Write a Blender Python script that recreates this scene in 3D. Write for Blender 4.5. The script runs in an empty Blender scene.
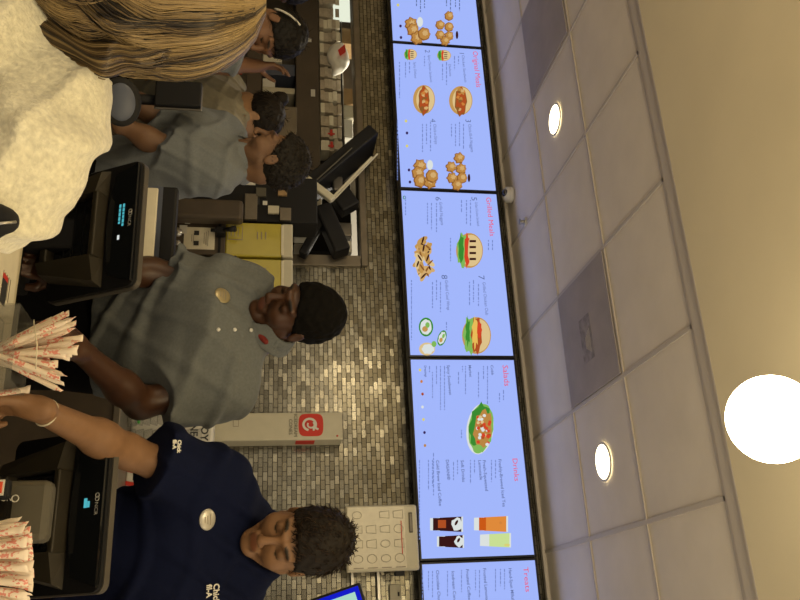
import bpy, bmesh, math, random
import numpy as np
from mathutils import Vector, Matrix
C = bpy.context.scene
col = C.collection
random.seed(7); rng = np.random.default_rng(7)

# ------------------------------------------------------------ camera
FPX = 816.5; YAW = math.radians(-22.44); PITCH = .1697; ROLL = .0177; EYE = 1.5
def cam_axes():
    cy, sy, cp, sp, cr, sr = math.cos(YAW), math.sin(YAW), math.cos(PITCH), math.sin(PITCH), math.cos(ROLL), math.sin(ROLL)
    fwd = np.array([sy*cp, cy*cp, sp]); r = np.array([cy, -sy, 0.]); u = np.cross(r, fwd)
    return cr*r+sr*u, -sr*r+cr*u, fwd
R_, U_, F_ = cam_axes()
def ray(px, py): return R_*((py-300)/FPX) + U_*((px-400)/FPX) + F_
def W(px, py, d): return ray(px, py)*d + np.array([0, 0, EYE])          # a place in the room from its bearing and distance
def aty(px, py, y):
    r = ray(px, py); return r*(y/r[1]) + np.array([0, 0, EYE])
cam = bpy.data.cameras.new('camera'); co = bpy.data.objects.new('camera', cam); col.objects.link(co)
cam.sensor_fit = 'HORIZONTAL'; cam.sensor_width = 36; cam.lens = FPX/800*36; cam.clip_start = .02
# phone held on its side: picture right = world up
X = Vector(U_); Y = Vector(-R_); Z = Vector(-F_)
co.matrix_world = Matrix(((X.x, Y.x, Z.x, 0), (X.y, Y.y, Z.y, 0), (X.z, Y.z, Z.z, EYE), (0, 0, 0, 1)))
C.camera = co
C.view_settings.view_transform = 'Standard'; C.view_settings.look = 'None'
C.view_settings.gamma = 1; C.view_settings.use_curve_mapping = False; C.view_settings.exposure = .55

# ------------------------------------------------------------ materials
def s2l(c): return tuple(((x/255)/12.92 if x/255 <= .04045 else ((x/255+.055)/1.055)**2.4) for x in c)
def mat(name, c, rough=.6, metal=0, noise=0, nscale=40, bump=0, bscale=200, emis=0, attr=False, coat=0, alpha=1, trans=0, sheen=0, spec=.5):
    m = bpy.data.materials.new(name); m.use_nodes = True; nt = m.node_tree; b = nt.nodes['Principled BSDF']
    b.inputs['Base Color'].default_value = (*c, 1); b.inputs['Roughness'].default_value = rough; b.inputs['Metallic'].default_value = metal
    b.inputs['Coat Weight'].default_value = coat; b.inputs['Alpha'].default_value = alpha; b.inputs['Transmission Weight'].default_value = trans
    b.inputs['Sheen Weight'].default_value = sheen; b.inputs['Specular IOR Level'].default_value = spec
    tc = nt.nodes.new('ShaderNodeTexCoord')
    src = None
    if attr:
        a = nt.nodes.new('ShaderNodeAttribute'); a.attribute_name = 'Col'; src = a.outputs['Color']; nt.links.new(src, b.inputs['Base Color'])
    if noise:
        n = nt.nodes.new('ShaderNodeTexNoise'); n.inputs['Scale'].default_value = nscale; n.inputs['Detail'].default_value = 4
        nt.links.new(tc.outputs['Object'], n.inputs['Vector'])
        mr = nt.nodes.new('ShaderNodeMapRange'); mr.inputs[3].default_value = 1-noise; mr.inputs[4].default_value = 1+noise; mr.inputs[1].default_value = .3; mr.inputs[2].default_value = .7
        nt.links.new(n.outputs['Fac'], mr.inputs[0])
        mx = nt.nodes.new('ShaderNodeMix'); mx.data_type = 'RGBA'; mx.blend_type = 'MULTIPLY'; mx.inputs[0].default_value = 1
        if src: nt.links.new(src, mx.inputs[6])
        else: mx.inputs[6].default_value = (*c, 1)
        nt.links.new(mr.outputs[0], mx.inputs[7]); nt.links.new(mx.outputs[2], b.inputs['Base Color'])
    if bump:
        n2 = nt.nodes.new('ShaderNodeTexNoise'); n2.inputs['Scale'].default_value = bscale; n2.inputs['Detail'].default_value = 3
        nt.links.new(tc.outputs['Object'], n2.inputs['Vector'])
        bp = nt.nodes.new('ShaderNodeBump'); bp.inputs['Strength'].default_value = bump; bp.inputs['Distance'].default_value = .003
        nt.links.new(n2.outputs['Fac'], bp.inputs['Height']); nt.links.new(bp.outputs[0], b.inputs['Normal'])
    if emis:
        b.inputs['Emission Color'].default_value = (*c, 1); b.inputs['Emission Strength'].default_value = emis
    return m
def emit(name, rgb, s=1.0):
    m = bpy.data.materials.new(name); m.use_nodes = True; nt = m.node_tree; nt.nodes.clear()
    e = nt.nodes.new('ShaderNodeEmission'); e.inputs[0].default_value = (*s2l(rgb), 1); e.inputs[1].default_value = s
    o = nt.nodes.new('ShaderNodeOutputMaterial'); nt.links.new(e.outputs[0], o.inputs[0]); return m

M = dict(
 tile=mat('ceiling_tile', (.80, .74, .66), .9, noise=.04, nscale=6, bump=.25, bscale=300),
 tbar=mat('ceiling_bar', (.58, .53, .46), .6),
 gap=mat('shadow_gap', (.05, .045, .04), .8),
 drywall=mat('painted_drywall', (.80, .72, .52), .85, noise=.03, nscale=3, bump=.1, bscale=120),
 grille=mat('vent_grille', (.40, .36, .35), .8, metal=0, noise=.1, nscale=5, bump=.4, bscale=600),
 steel=mat('stainless', (0.192, 0.168, 0.132), .42, metal=.75, noise=.12, nscale=12),
 steel_l=mat('bright_steel', (0.434, 0.42, 0.385), .3, metal=.9, noise=.08, nscale=20),
 steel_d=mat('brown_steel', (0.08, 0.0625, 0.045), .5, metal=.4, noise=.1, nscale=9),
 white=mat('white_plastic', (0.576, 0.56, 0.496), .45),
 cream=mat('cream_plastic', (0.468, 0.4368, 0.3276), .5, noise=.04, nscale=15),
 paper=mat('paper', (0.612, 0.5695, 0.442), .8, noise=.05, nscale=30),
 card=mat('cardboard', (0.294, 0.189, 0.084), .85, noise=.1, nscale=25),
 black=mat('black_plastic', (.007, .007, .008), .55, spec=.25),
 gloss=mat('glossy_black', (.006, .007, .008), .12, coat=.6),
 rubber=mat('dark_rubber', (.009, .009, .010), .7, spec=.25),
 olive=mat('terminal_housing', (0.022, 0.0176, 0.0099), .5, noise=.06, nscale=30),
 rim=mat('silver_rim', (0.168, 0.154, 0.133), .35, metal=.7),
 grey=mat('grey_plastic', (0.072, 0.0648, 0.045), .6, noise=.05, nscale=20),
 red=mat('red_print', (0.496, 0.024, 0.012), .6),
 redp=mat('red_card', (0.675, 0.072, 0.027), .6),
 ink=mat('black_ink', (.02, .02, .02), .7),
 inkg=mat('grey_ink', (.25, .22, .17), .8),
 green=mat('green_plastic', (.04, .35, .04), .5),
 yellow=mat('lemonade_yellow', (.42, .35, .045), .25, noise=.05, nscale=12, coat=.3),
 counter=mat('cream_counter', (0.465, 0.4125, 0.285), .35, noise=.05, nscale=60),
 dark=mat('dark_laminate', (.006, .005, .004), .8, noise=.1, nscale=20, spec=.06),
 floor=mat('floor_tile', (.50, .43, .33), .5, noise=.15, nscale=8),
 wallp=mat('kitchen_wall', (0.315, 0.294, 0.252), .7, noise=.05, nscale=4),
 bezel=mat('screen_bezel', (.008, .008, .010), .35),
 lens=mat('camera_dome', (.01, .01, .012), .08, coat=1),
 skin=mat('skin', (.5, .3, .2), .5, attr=True, noise=.06, nscale=60, bump=.08, bscale=250, spec=.35),
 skin_o=mat('shiny_skin', (.5, .3, .2), .42, attr=True, noise=.06, nscale=60, bump=.08, bscale=250, spec=.4),
 hair=mat('hair', (.1, .05, .02), .42, attr=True, spec=.5),
 hair_d=mat('dark_hair', (.1, .05, .02), .62, attr=True, spec=.22),
 hair_b=mat('matte_hair', (.1, .05, .02), .9, attr=True, spec=.1),
 shirt_g=mat('grey_polo_knit', (.118, .128, .130), .9, noise=.10, nscale=140, bump=.25, bscale=900, sheen=.05, spec=.2),
 shirt_l=mat('light_grey_knit', (.165, .182, .195), .9, noise=.08, nscale=140, bump=.25, bscale=900, sheen=.05, spec=.2),
 shirt_n=mat('navy_polo_knit', (.0035, .006, .024), .9, noise=.10, nscale=140, bump=.25, bscale=900, spec=.12),
 shirt_p=mat('pale_striped_shirt', (.24, .22, .165), .9, noise=.10, nscale=40, sheen=.1, spec=.2),
 shirt_k=mat('charcoal_shirt', (.02, .02, .03), .9),
 collar_l=mat('pale_collar', (.30, .30, .27), .85, bump=.2, bscale=900, spec=.2),
 trousers=mat('black_trousers', (.006, .006, .007), .95, spec=.08),
 fleece=mat('cream_fleece', (.60, .575, .44), .95, noise=.16, nscale=130, bump=1.0, bscale=160, sheen=.5, spec=.1),
 badge=mat('badge_metal', (0.385, 0.364, 0.315), .3, metal=.3),
 badge_y=mat('badge_gold', (0.315, 0.266, 0.154), .3, metal=.4),
 button=mat('shirt_button', (0.6, 0.6, 0.576), .3),
 undershirt=mat('red_undershirt', (.16, .012, .008), .8),
 clear=mat('frosted_plastic', (0.22, 0.22, 0.2), .3, alpha=.22),
 bluetint=mat('slate_plastic', (0.06, 0.072, 0.108), .5),
 wrap=mat('food_wrap', (0.385, 0.329, 0.245), .7, noise=.15, nscale=30),
)
BASE = .95
M['screen'] = emit('screen_glow', (162, 182, 250), .69)
for n_, rgb in dict(s_red=(238, 84, 104), s_text=(96, 112, 160), s_grey=(118, 138, 200), s_bun=(196, 152, 84), s_bun2=(224, 196, 140), s_fry=(188, 136, 68), s_fry2=(142, 92, 44), s_fry3=(212, 172, 112),
        s_green=(60, 140, 50), s_lgreen=(130, 185, 90), s_cheese=(236, 190, 90), s_meat=(176, 80, 36), s_tom=(214, 70, 40), s_white=(222, 228, 225), s_dark=(58, 24, 22), s_tea=(204, 90, 24),
        s_tea2=(226, 140, 60), s_lemon=(204, 226, 150), s_purple=(60, 40, 90), s_orange=(206, 130, 60), s_yellow=(220, 210, 120), s_cyan=(80, 178, 190), s_blue=(20, 30, 200), s_map=(170, 220, 200), s_frame=(20, 22, 40)).items():
    M[n_] = emit(n_, rgb, .66)

# metallic mosaic tile, running bond, every tile tipped a little
def mosaic():
    m = bpy.data.materials.new('mosaic_tile'); m.use_nodes = True; nt = m.node_tree; b = nt.nodes['Principled BSDF']; N = nt.nodes.new; L = nt.links.new
    tc = N('ShaderNodeTexCoord'); sp = N('ShaderNodeSeparateXYZ'); cb = N('ShaderNodeCombineXYZ')
    L(tc.outputs['Object'], sp.inputs[0]); L(sp.outputs[0], cb.inputs[0]); L(sp.outputs[2], cb.inputs[1])
    br = N('ShaderNodeTexBrick'); L(cb.outputs[0], br.inputs['Vector'])
    br.inputs['Color1'].default_value = (0, 0, 0, 1); br.inputs['Color2'].default_value = (1, 1, 1, 1); br.inputs['Mortar'].default_value = (0, 0, 0, 1)
    br.inputs['Scale'].default_value = 1; br.inputs['Mortar Size'].default_value = .0016; br.inputs['Mortar Smooth'].default_value = .1; br.inputs['Bias'].default_value = 0
    br.inputs['Brick Width'].default_value = .050; br.inputs['Row Height'].default_value = .0255
    cr = N('ShaderNodeValToRGB'); cr.color_ramp.elements[0].color = (.145, .134, .102, 1); cr.color_ramp.elements[1].color = (.27, .256, .205, 1)
    L(br.outputs['Color'], cr.inputs[0])
    mx = N('ShaderNodeMix'); mx.data_type = 'RGBA'; L(br.outputs['Fac'], mx.inputs[0]); L(cr.outputs[0], mx.inputs[6]); mx.inputs[7].default_value = (.03, .025, .018, 1)
    L(mx.outputs[2], b.inputs['Base Color'])
    wn = N('ShaderNodeTexWhiteNoise'); wn.noise_dimensions = '3D'; L(br.outputs['Color'], wn.inputs['Vector'])
    sub = N('ShaderNodeVectorMath'); sub.operation = 'SUBTRACT'; L(wn.outputs['Color'], sub.inputs[0]); sub.inputs[1].default_value = (.5, .5, .5)
    sc = N('ShaderNodeVectorMath'); sc.operation = 'SCALE'; sc.inputs['Scale'].default_value = .07; L(sub.outputs[0], sc.inputs[0])
    ge = N('ShaderNodeNewGeometry'); ad = N('ShaderNodeVectorMath'); L(ge.outputs['Normal'], ad.inputs[0]); L(sc.outputs[0], ad.inputs[1])
    nm = N('ShaderNodeVectorMath'); nm.operation = 'NORMALIZE'; L(ad.outputs[0], nm.inputs[0])
    bp = N('ShaderNodeBump'); bp.inputs['Strength'].default_value = .6; bp.inputs['Distance'].default_value = .002; bp.invert = True
    L(br.outputs['Fac'], bp.inputs['Height']); L(nm.outputs[0], bp.inputs['Normal']); L(bp.outputs[0], b.inputs['Normal'])
    b.inputs['Metallic'].default_value = .85; b.inputs['Roughness'].default_value = .24
    return m
M['mosaic'] = mosaic()

# straw wrapper: white paper printed with broken red lettering
def wrapper():
    m = bpy.data.materials.new('straw_wrapper'); m.use_nodes = True; nt = m.node_tree; b = nt.nodes['Principled BSDF']; N = nt.nodes.new; L = nt.links.new
    tc = N('ShaderNodeTexCoord'); mp = N('ShaderNodeMapping'); mp.inputs['Scale'].default_value = (200, 200, 110); L(tc.outputs['Object'], mp.inputs[0])
    oi = N('ShaderNodeObjectInfo'); ad = N('ShaderNodeVectorMath'); L(mp.outputs[0], ad.inputs[0])
    cb = N('ShaderNodeCombineXYZ'); ml = N('ShaderNodeMath'); ml.operation = 'MULTIPLY'; ml.inputs[1].default_value = 40; L(oi.outputs['Random'], ml.inputs[0]); L(ml.outputs[0], cb.inputs[2]); L(cb.outputs[0], ad.inputs[1])
    n = N('ShaderNodeTexNoise'); n.inputs['Scale'].default_value = 1.6; n.inputs['Detail'].default_value = 1; L(ad.outputs[0], n.inputs['Vector'])
    t = N('ShaderNodeMath'); t.operation = 'GREATER_THAN'; t.inputs[1].default_value = .52; L(n.outputs['Fac'], t.inputs[0])
    sp = N('ShaderNodeSeparateXYZ'); L(tc.outputs['Object'], sp.inputs[0])
    z = N('ShaderNodeMath'); z.operation = 'MULTIPLY_ADD'; z.inputs[1].default_value = 1/.075; L(sp.outputs[2], z.inputs[0]); L(oi.outputs['Random'], z.inputs[2])
    fr = N('ShaderNodeMath'); fr.operation = 'FRACT'; L(z.outputs[0], fr.inputs[0])
    lt = N('ShaderNodeMath'); lt.operation = 'LESS_THAN'; lt.inputs[1].default_value = .42; L(fr.outputs[0], lt.inputs[0])
    mu = N('ShaderNodeMath'); mu.operation = 'MULTIPLY'; L(t.outputs[0], mu.inputs[0]); L(lt.outputs[0], mu.inputs[1])
    mu2 = N('ShaderNodeMath'); mu2.operation = 'MULTIPLY'; mu2.inputs[1].default_value = .75; L(mu.outputs[0], mu2.inputs[0])
    mx = N('ShaderNodeMix'); mx.data_type = 'RGBA'; L(mu2.outputs[0], mx.inputs[0]); mx.inputs[6].default_value = (.80, .70, .58, 1); mx.inputs[7].default_value = (.66, .12, .09, 1)
    L(mx.outputs[2], b.inputs['Base Color']); b.inputs['Roughness'].default_value = .6
    return m
M['wrapper'] = wrapper()

# ------------------------------------------------------------ mesh helpers
class MB:
    def __init__(s): s.v = []; s.f = []; s.m = []; s.mats = []; s.smooth = []; s.n = 0
    def add(s, v, f, m, smooth=False):
        m = M[m] if isinstance(m, str) else m
        if m not in s.mats: s.mats.append(m)
        k = s.mats.index(m); v = [tuple(map(float, p)) for p in v]
        s.v += v; s.f += [[i+s.n for i in q] for q in f]; s.m += [k]*len(f); s.smooth += [smooth]*len(f); s.n += len(v); return s
    def bm(s, bm, m, mw=None, smooth=False):
        if mw is not None: bmesh.ops.transform(bm, matrix=mw, verts=bm.verts)
        bm.verts.index_update(); r = s.add([v.co for v in bm.verts], [[v.index for v in f.verts] for f in bm.faces], m, smooth); bm.free(); return r
    def box(s, c, size, m, bev=0, mw=None, seg=2):
        bm = bmesh.new(); bmesh.ops.create_cube(bm, size=1)
        bmesh.ops.scale(bm, vec=size, verts=bm.verts)
        if bev: bmesh.ops.bevel(bm, geom=bm.edges[:], offset=min(bev, min(size)*.49), segments=seg, affect='EDGES', profile=.5)
        bmesh.ops.translate(bm, vec=c, verts=bm.verts)
        return s.bm(bm, m, mw)
    def cyl(s, a, b, r1, m, r2=None, n=20, cap=True):
        a = Vector(a); b = Vector(b); r2 = r1 if r2 is None else r2; d = (b-a); L = d.length
        bm = bmesh.new(); bmesh.ops.create_cone(bm, cap_ends=cap, segments=n, radius1=r1, radius2=r2, depth=L)
        mw = Matrix.Translation((a+b)/2) @ d.to_track_quat('Z', 'Y').to_matrix().to_4x4()
        return s.bm(bm, m, mw, True)
    def sph(s, c, r, m, n=20, mw=None):
        bm = bmesh.new(); bmesh.ops.create_uvsphere(bm, u_segments=n, v_segments=n//2+2, radius=1)
        r = (r, r, r) if np.isscalar(r) else r
        bmesh.ops.scale(bm, vec=r, verts=bm.verts); bmesh.ops.translate(bm, vec=c, verts=bm.verts); return s.bm(bm, m, mw, True)
    def tube(s, pts, r, m, n=8):
        P = [Vector(p) for p in pts]; v = []; f = []
        for i, p in enumerate(P):
            t = (P[min(i+1, len(P)-1)]-P[max(i-1, 0)]).normalized(); a = t.orthogonal().normalized() if i == 0 else (a - t*a.dot(t)).normalized(); b = t.cross(a)
            rr = r[i] if hasattr(r, '__len__') else r
            for k in range(n): an = 2*math.pi*k/n; v.append(p+(a*math.cos(an)+b*math.sin(an))*rr)
        for i in range(len(P)-1):
            for k in range(n): f.append([i*n+k, i*n+(k+1) % n, (i+1)*n+(k+1) % n, (i+1)*n+k])
        f += [list(range(n))[::-1], [(len(P)-1)*n+k for k in range(n)]]
        return s.add(v, f, m, True)
    def prism(s, pts, d, m):       # outline + depth vector
        n = len(pts); P = [Vector(p) for p in pts]; D = Vector(d)
        return s.add([*P, *[p+D for p in P]], [list(range(n)), [n+k for k in range(n)][::-1]]+[[k, (k+1) % n, n+(k+1) % n, n+k][::-1] for k in range(n)], m)
    def build(s, name, parent=None, colr=None):
        me = bpy.data.meshes.new(name); me.from_pydata(s.v, [], s.f)
        for m in s.mats: me.materials.append(m)
        me.polygons.foreach_set('material_index', s.m); me.polygons.foreach_set('use_smooth', s.smooth); me.update()
        if colr is not None: setcol(me, colr)
        o = bpy.data.objects.new(name, me); col.objects.link(o); o.parent = parent; return o
def setcol(me, c):
    a = me.color_attributes.new('Col', 'FLOAT_COLOR', 'POINT'); c = np.asarray(c, np.float32)
    if c.shape[1] == 3: c = np.hstack([c, np.ones((len(c), 1), np.float32)])
    a.data.foreach_set('color', c.ravel())
def npmesh(name, v, f, m, parent=None, colr=None, smooth=True):
    me = bpy.data.meshes.new(name); v = np.asarray(v, np.float32); f = np.asarray(f, np.int32)
    me.vertices.add(len(v)); me.vertices.foreach_set('co', v.ravel()); k = f.shape[1]
    me.loops.add(f.size); me.loops.foreach_set('vertex_index', f.ravel())
    me.polygons.add(len(f)); me.polygons.foreach_set('loop_start', np.arange(0, f.size, k, dtype=np.int32))
    me.polygons.foreach_set('loop_total', np.full(len(f), k, np.int32)); me.update(calc_edges=True); me.validate()
    me.polygons.foreach_set('use_smooth', np.full(len(me.polygons), smooth)); me.materials.append(M[m] if isinstance(m, str) else m)
    if colr is not None: setcol(me, colr)
    o = bpy.data.objects.new(name, me); col.objects.link(o); o.parent = parent; return o
def tag(o, label, cat, group=None):
    o['label'] = label; o['category'] = cat
    if group: o['group'] = group
    return o
def empty(name, loc=(0, 0, 0), label=None, cat=None, group=None):
    o = bpy.data.objects.new(name, None); col.objects.link(o); o.location = loc
    if label: tag(o, label, cat, group)
    return o
def struct(o): o['kind'] = 'structure'; return o

# ------------------------------------------------------------ implicit surfaces (bodies, cloth, hair)
class Field:
    def __init__(s, lo, hi, h):
        s.lo = np.array(lo, float); s.h = h; s.n = np.ceil((np.array(hi)-s.lo)/h).astype(int)+1; s.F = np.full(s.n, .06, np.float32)
    def region(s, lo, hi, pad):
        a = np.clip(np.floor((np.array(lo)-pad-s.lo)/s.h).astype(int), 0, s.n); b = np.clip(np.ceil((np.array(hi)+pad-s.lo)/s.h).astype(int)+1, 0, s.n)
        sl = tuple(slice(i, j) for i, j in zip(a, b))
        g = [(s.lo[k]+s.h*np.arange(a[k], b[k], dtype=np.float32)) for k in range(3)]
        return sl, g[0][:, None, None], g[1][None, :, None], g[2][None, None, :]
    def _mix(s, sl, d, k, sub):
        A = s.F[sl]
        if sub:
            if k > 0: h = np.maximum(k-np.abs(A+d), 0)/k; s.F[sl] = np.maximum(A, -d)+h*h*k*.25
            else: s.F[sl] = np.maximum(A, -d)
        else:
            h = np.maximum(k-np.abs(A-d), 0)/k if k > 0 else 0; s.F[sl] = np.minimum(A, d)-h*h*k*.25
    def cap(s, a, b, ra, rb=None, k=.02, sub=False, flat=None, flat0=False):
        a = np.array(a, float); b = np.array(b, float); rb = ra if rb is None else rb; R = max(ra, rb)
        sl, x, y, z = s.region(np.minimum(a, b)-R, np.maximum(a, b)+R, k+.02)
        ab = b-a; L2 = float(ab@ab)+1e-12; t0 = ((x-a[0])*ab[0]+(y-a[1])*ab[1]+(z-a[2])*ab[2])/L2; t = np.clip(t0, 0, 1)
        d = np.sqrt((x-a[0]-t*ab[0])**2+(y-a[1]-t*ab[1])**2+(z-a[2]-t*ab[2])**2)-(ra+(rb-ra)*t)
        if flat is not None: d = np.maximum(d, (t0-flat)*math.sqrt(L2))
        if flat0: d = np.maximum(d, -t0*math.sqrt(L2))
        s._mix(sl, d, k, sub); return s
    def ell(s, c, r, Rm=None, k=.02, sub=False):
        c = np.array(c, float); r = np.array(r, float); R = r.max()
        sl, x, y, z = s.region(c-R, c+R, k+.02); x = x-c[0]; y = y-c[1]; z = z-c[2]
        if Rm is None: Rm = np.eye(3)
        X, Y, Z = [Rm[i, 0]*x+Rm[i, 1]*y+Rm[i, 2]*z for i in range(3)]      # rows of Rm = local axes
        k0 = np.sqrt((X/r[0])**2+(Y/r[1])**2+(Z/r[2])**2); k1 = np.sqrt((X/r[0]**2)**2+(Y/r[1]**2)**2+(Z/r[2]**2)**2)+1e-9
        s._mix(sl, k0*(k0-1)/k1, k, sub); return s
    def plane(s, p, n):      # keep the side n points away from
        sl, x, y, z = s.region(s.lo, s.lo+s.h*s.n, 0); n = np.array(n, float); n /= np.linalg.norm(n)
        s.F = np.maximum(s.F, ((x-p[0])*n[0]+(y-p[1])*n[1]+(z-p[2])*n[2]).astype(np.float32)); return s
    def disp(s, fn, band=.03):
        i = np.argwhere(np.abs(s.F) < band); p = s.lo+i*s.h; s.F[i[:, 0], i[:, 1], i[:, 2]] += fn(p).astype(np.float32); return s
    def mesh(s, relax=1):
        F = s.F; F = np.pad(F, 1, constant_values=.06); S = F < 0; n = F.shape
        cube = [(a, b, c) for a in (0, 1) for b in (0, 1) for c in (0, 1)]
        def sh(A, o): return A[o[0]:n[0]-1+o[0], o[1]:n[1]-1+o[1], o[2]:n[2]-1+o[2]]
        cnt = sum(sh(S, o).astype(np.int8) for o in cube); act = np.argwhere((cnt > 0) & (cnt < 8))
        if len(act) == 0: return np.zeros((0, 3)), np.zeros((0, 4), int)
        idx = np.full((n[0]-1, n[1]-1, n[2]-1), -1, np.int32); idx[act[:, 0], act[:, 1], act[:, 2]] = np.arange(len(act))
        acc = np.zeros((len(act), 3)); w = np.zeros(len(act))
        for o in cube:
            for ax in range(3):
                if o[ax]: continue
                q = list(o); q[ax] = 1
                fa = F[act[:, 0]+o[0], act[:, 1]+o[1], act[:, 2]+o[2]]; fb = F[act[:, 0]+q[0], act[:, 1]+q[1], act[:, 2]+q[2]]
                m = (fa < 0) != (fb < 0); t = np.where(m, fa/np.where(m, fa-fb, 1), 0)
                p = np.tile(np.array(o, float), (len(act), 1)); p[:, ax] = t; acc += p*m[:, None]; w += m
        V = s.lo+(act+acc/w[:, None]-1)*s.h
        Q = []
        for ax in range(3):
            u, v = (ax+1) % 3, (ax+2) % 3
            a = np.take(S, range(n[ax]-1), ax); b = np.take(S, range(1, n[ax]), ax); e = np.argwhere(a != b)
            e = e[(e[:, u] > 0) & (e[:, v] > 0) & (e[:, u] < n[u]-1) & (e[:, v] < n[v]-1)]
            def g(du, dv):
                q = e.copy(); q[:, u] -= du; q[:, v] -= dv; return idx[q[:, 0], q[:, 1], q[:, 2]]
            quad = np.stack([g(1, 1), g(0, 1), g(0, 0), g(1, 0)], 1); ins = S[e[:, 0], e[:, 1], e[:, 2]]
            quad[~ins] = quad[~ins][:, ::-1]; Q.append(quad)
        Q = np.concatenate(Q); Q = Q[(Q >= 0).all(1)]
        for _ in range(relax):
            S2 = np.zeros_like(V); ct = np.zeros(len(V))
            for k in range(4):
                i, j = Q[:, k], Q[:, (k+1) % 4]; np.add.at(S2, i, V[j]); np.add.at(ct, i, 1); np.add.at(S2, j, V[i]); np.add.at(ct, j, 1)
            V = .5*V+.5*S2/np.maximum(ct, 1)[:, None]
        return V, Q
    def build(s, name, m, parent=None, colr=None, relax=1):
        V, Q = s.mesh(relax); c = None
        if colr is not None: c = colr(V) if callable(colr) else np.tile(np.array(colr, np.float32), (len(V), 1))
        return npmesh(name, V, Q, m, parent, c)
def nrm(v): v = np.array(v, float); return v/np.linalg.norm(v)
def wav(p, f, s=0):
    x, y, z = p[:, 0]*f, p[:, 1]*f, p[:, 2]*f
    return (np.sin(x*1.3+2.1*np.sin(y*.9+s)+s)+np.sin(y*1.7+1.7*np.sin(z*1.1+s*2)+1.3*s)+np.sin(z*1.5+1.9*np.sin(x*.8+s*3)+s))/3
def folds(d, f, amp, s=0):
    d = nrm(d)
    def fn(p):
        t = p@d; q = wav(p, 9, s); r = np.sin(t*f+3.2*q+s); return -amp*(np.maximum(r, 0)**2)*(0.5+.5*wav(p, 6, s+4)) - amp*.5*wav(p, 14, s)
    return fn

# ------------------------------------------------------------ people
def hframe(fwd, up):
    f = nrm(fwd); u = np.array(up, float); r = nrm(np.cross(f, u)); u = np.cross(r, f); return np.array([r, f, u])      # rows: right, forward, up
def head_prims(F, c, Rm, s=1., ears=True, fat=1.):
    c = np.array(c, float)
    def P(x, y, z): return c+Rm.T@(np.array([x, y, z])*s)
    def E(p, r, **k): F.ell(P(*p), np.array(r)*s, Rm, **k)
    def K(a, b, ra, rb=None, **k): F.cap(P(*a), P(*b), ra*s, None if rb is None else rb*s, **k)
    E((0, -.018, .035), (.073, .092, .082), k=.01)
    E((0, .025, -.02), (.060*fat, .062, .080), k=.03)
    for x in (-1, 1):
        K((x*.054*fat, .0, -.05), (x*.02, .062, -.100), .017, .014, k=.025)
        K((x*.012, .088, .026), (x*.045, .072, .028), .010, .008, k=.015)
        E((x*.038, .058, -.030), (.026*fat, .026, .026), k=.025)
        E((x*.031, .098, .006), (.019, .016, .012), k=.016, sub=True)
        E((x*.031, .072, .004), (.0155, .0145, .0135), k=.004)
        E((x*.010, .102, -.037), (.008, .009, .007), k=.006)
        if ears:
            E((x*.078, -.008, -.005), (.008, .019, .031), k=.006)
            E((x*.087, -.004, .000), (.006, .010, .016), k=.006, sub=True)
    K((0, .088, .014), (0, .112, -.028), .007, .0115, k=.012)
    K((-.020, .083, -.062), (.020, .083, -.062), .0075, k=.008); K((-.017, .083, -.072), (.017, .083, -.072), .0085, k=.007)
    K((-.022, .097, -.0665), (.022, .097, -.0665), .0022, k=.004, sub=True)
    E((0, .076, -.100), (.024, .018, .017), k=.02)
def face_colour(V, c, Rm, s, skin, brow=(.02, .015, .01), lip=None, beard=None, open_=False):
    q = (V-np.array(c))@Rm.T/s; n = len(V); out = np.tile(np.array(skin, np.float32), (n, 1))
    x, y, z = np.abs(q[:, 0]), q[:, 1], q[:, 2]; fr = y > .03; near = np.linalg.norm(q, axis=1) < .16
    lip = np.array(lip if lip is not None else np.array(skin)*np.array([.85, .62, .62]))
    def blend(w, cc):
        w = np.clip(w, 0, 1)[:, None]; out[:] = out*(1-w)+np.array(cc, np.float32)*w
    if beard is not None: blend(((z < -.04) & near & (y > -.01) & (np.hypot(x/1.4, z+.067) > .016)).astype(float)*beard, brow)
    blend((fr & near)*(1-((x/.024)**2+((z+.067)/.012)**2))*3, lip)
    blend((fr & near)*(1-(((x-.033)/.018)**2+((z-.030-(x-.033)*-.1)/.0055)**2))*3, brow)
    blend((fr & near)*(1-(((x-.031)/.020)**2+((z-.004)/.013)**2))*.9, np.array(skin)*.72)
    lash = z+.006-((x-.031)/.016)**2*.004
    blend((fr & near)*(1-(((x-.031)/.017)**2+(lash/.0028)**2))*3, brow)
    return out
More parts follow.
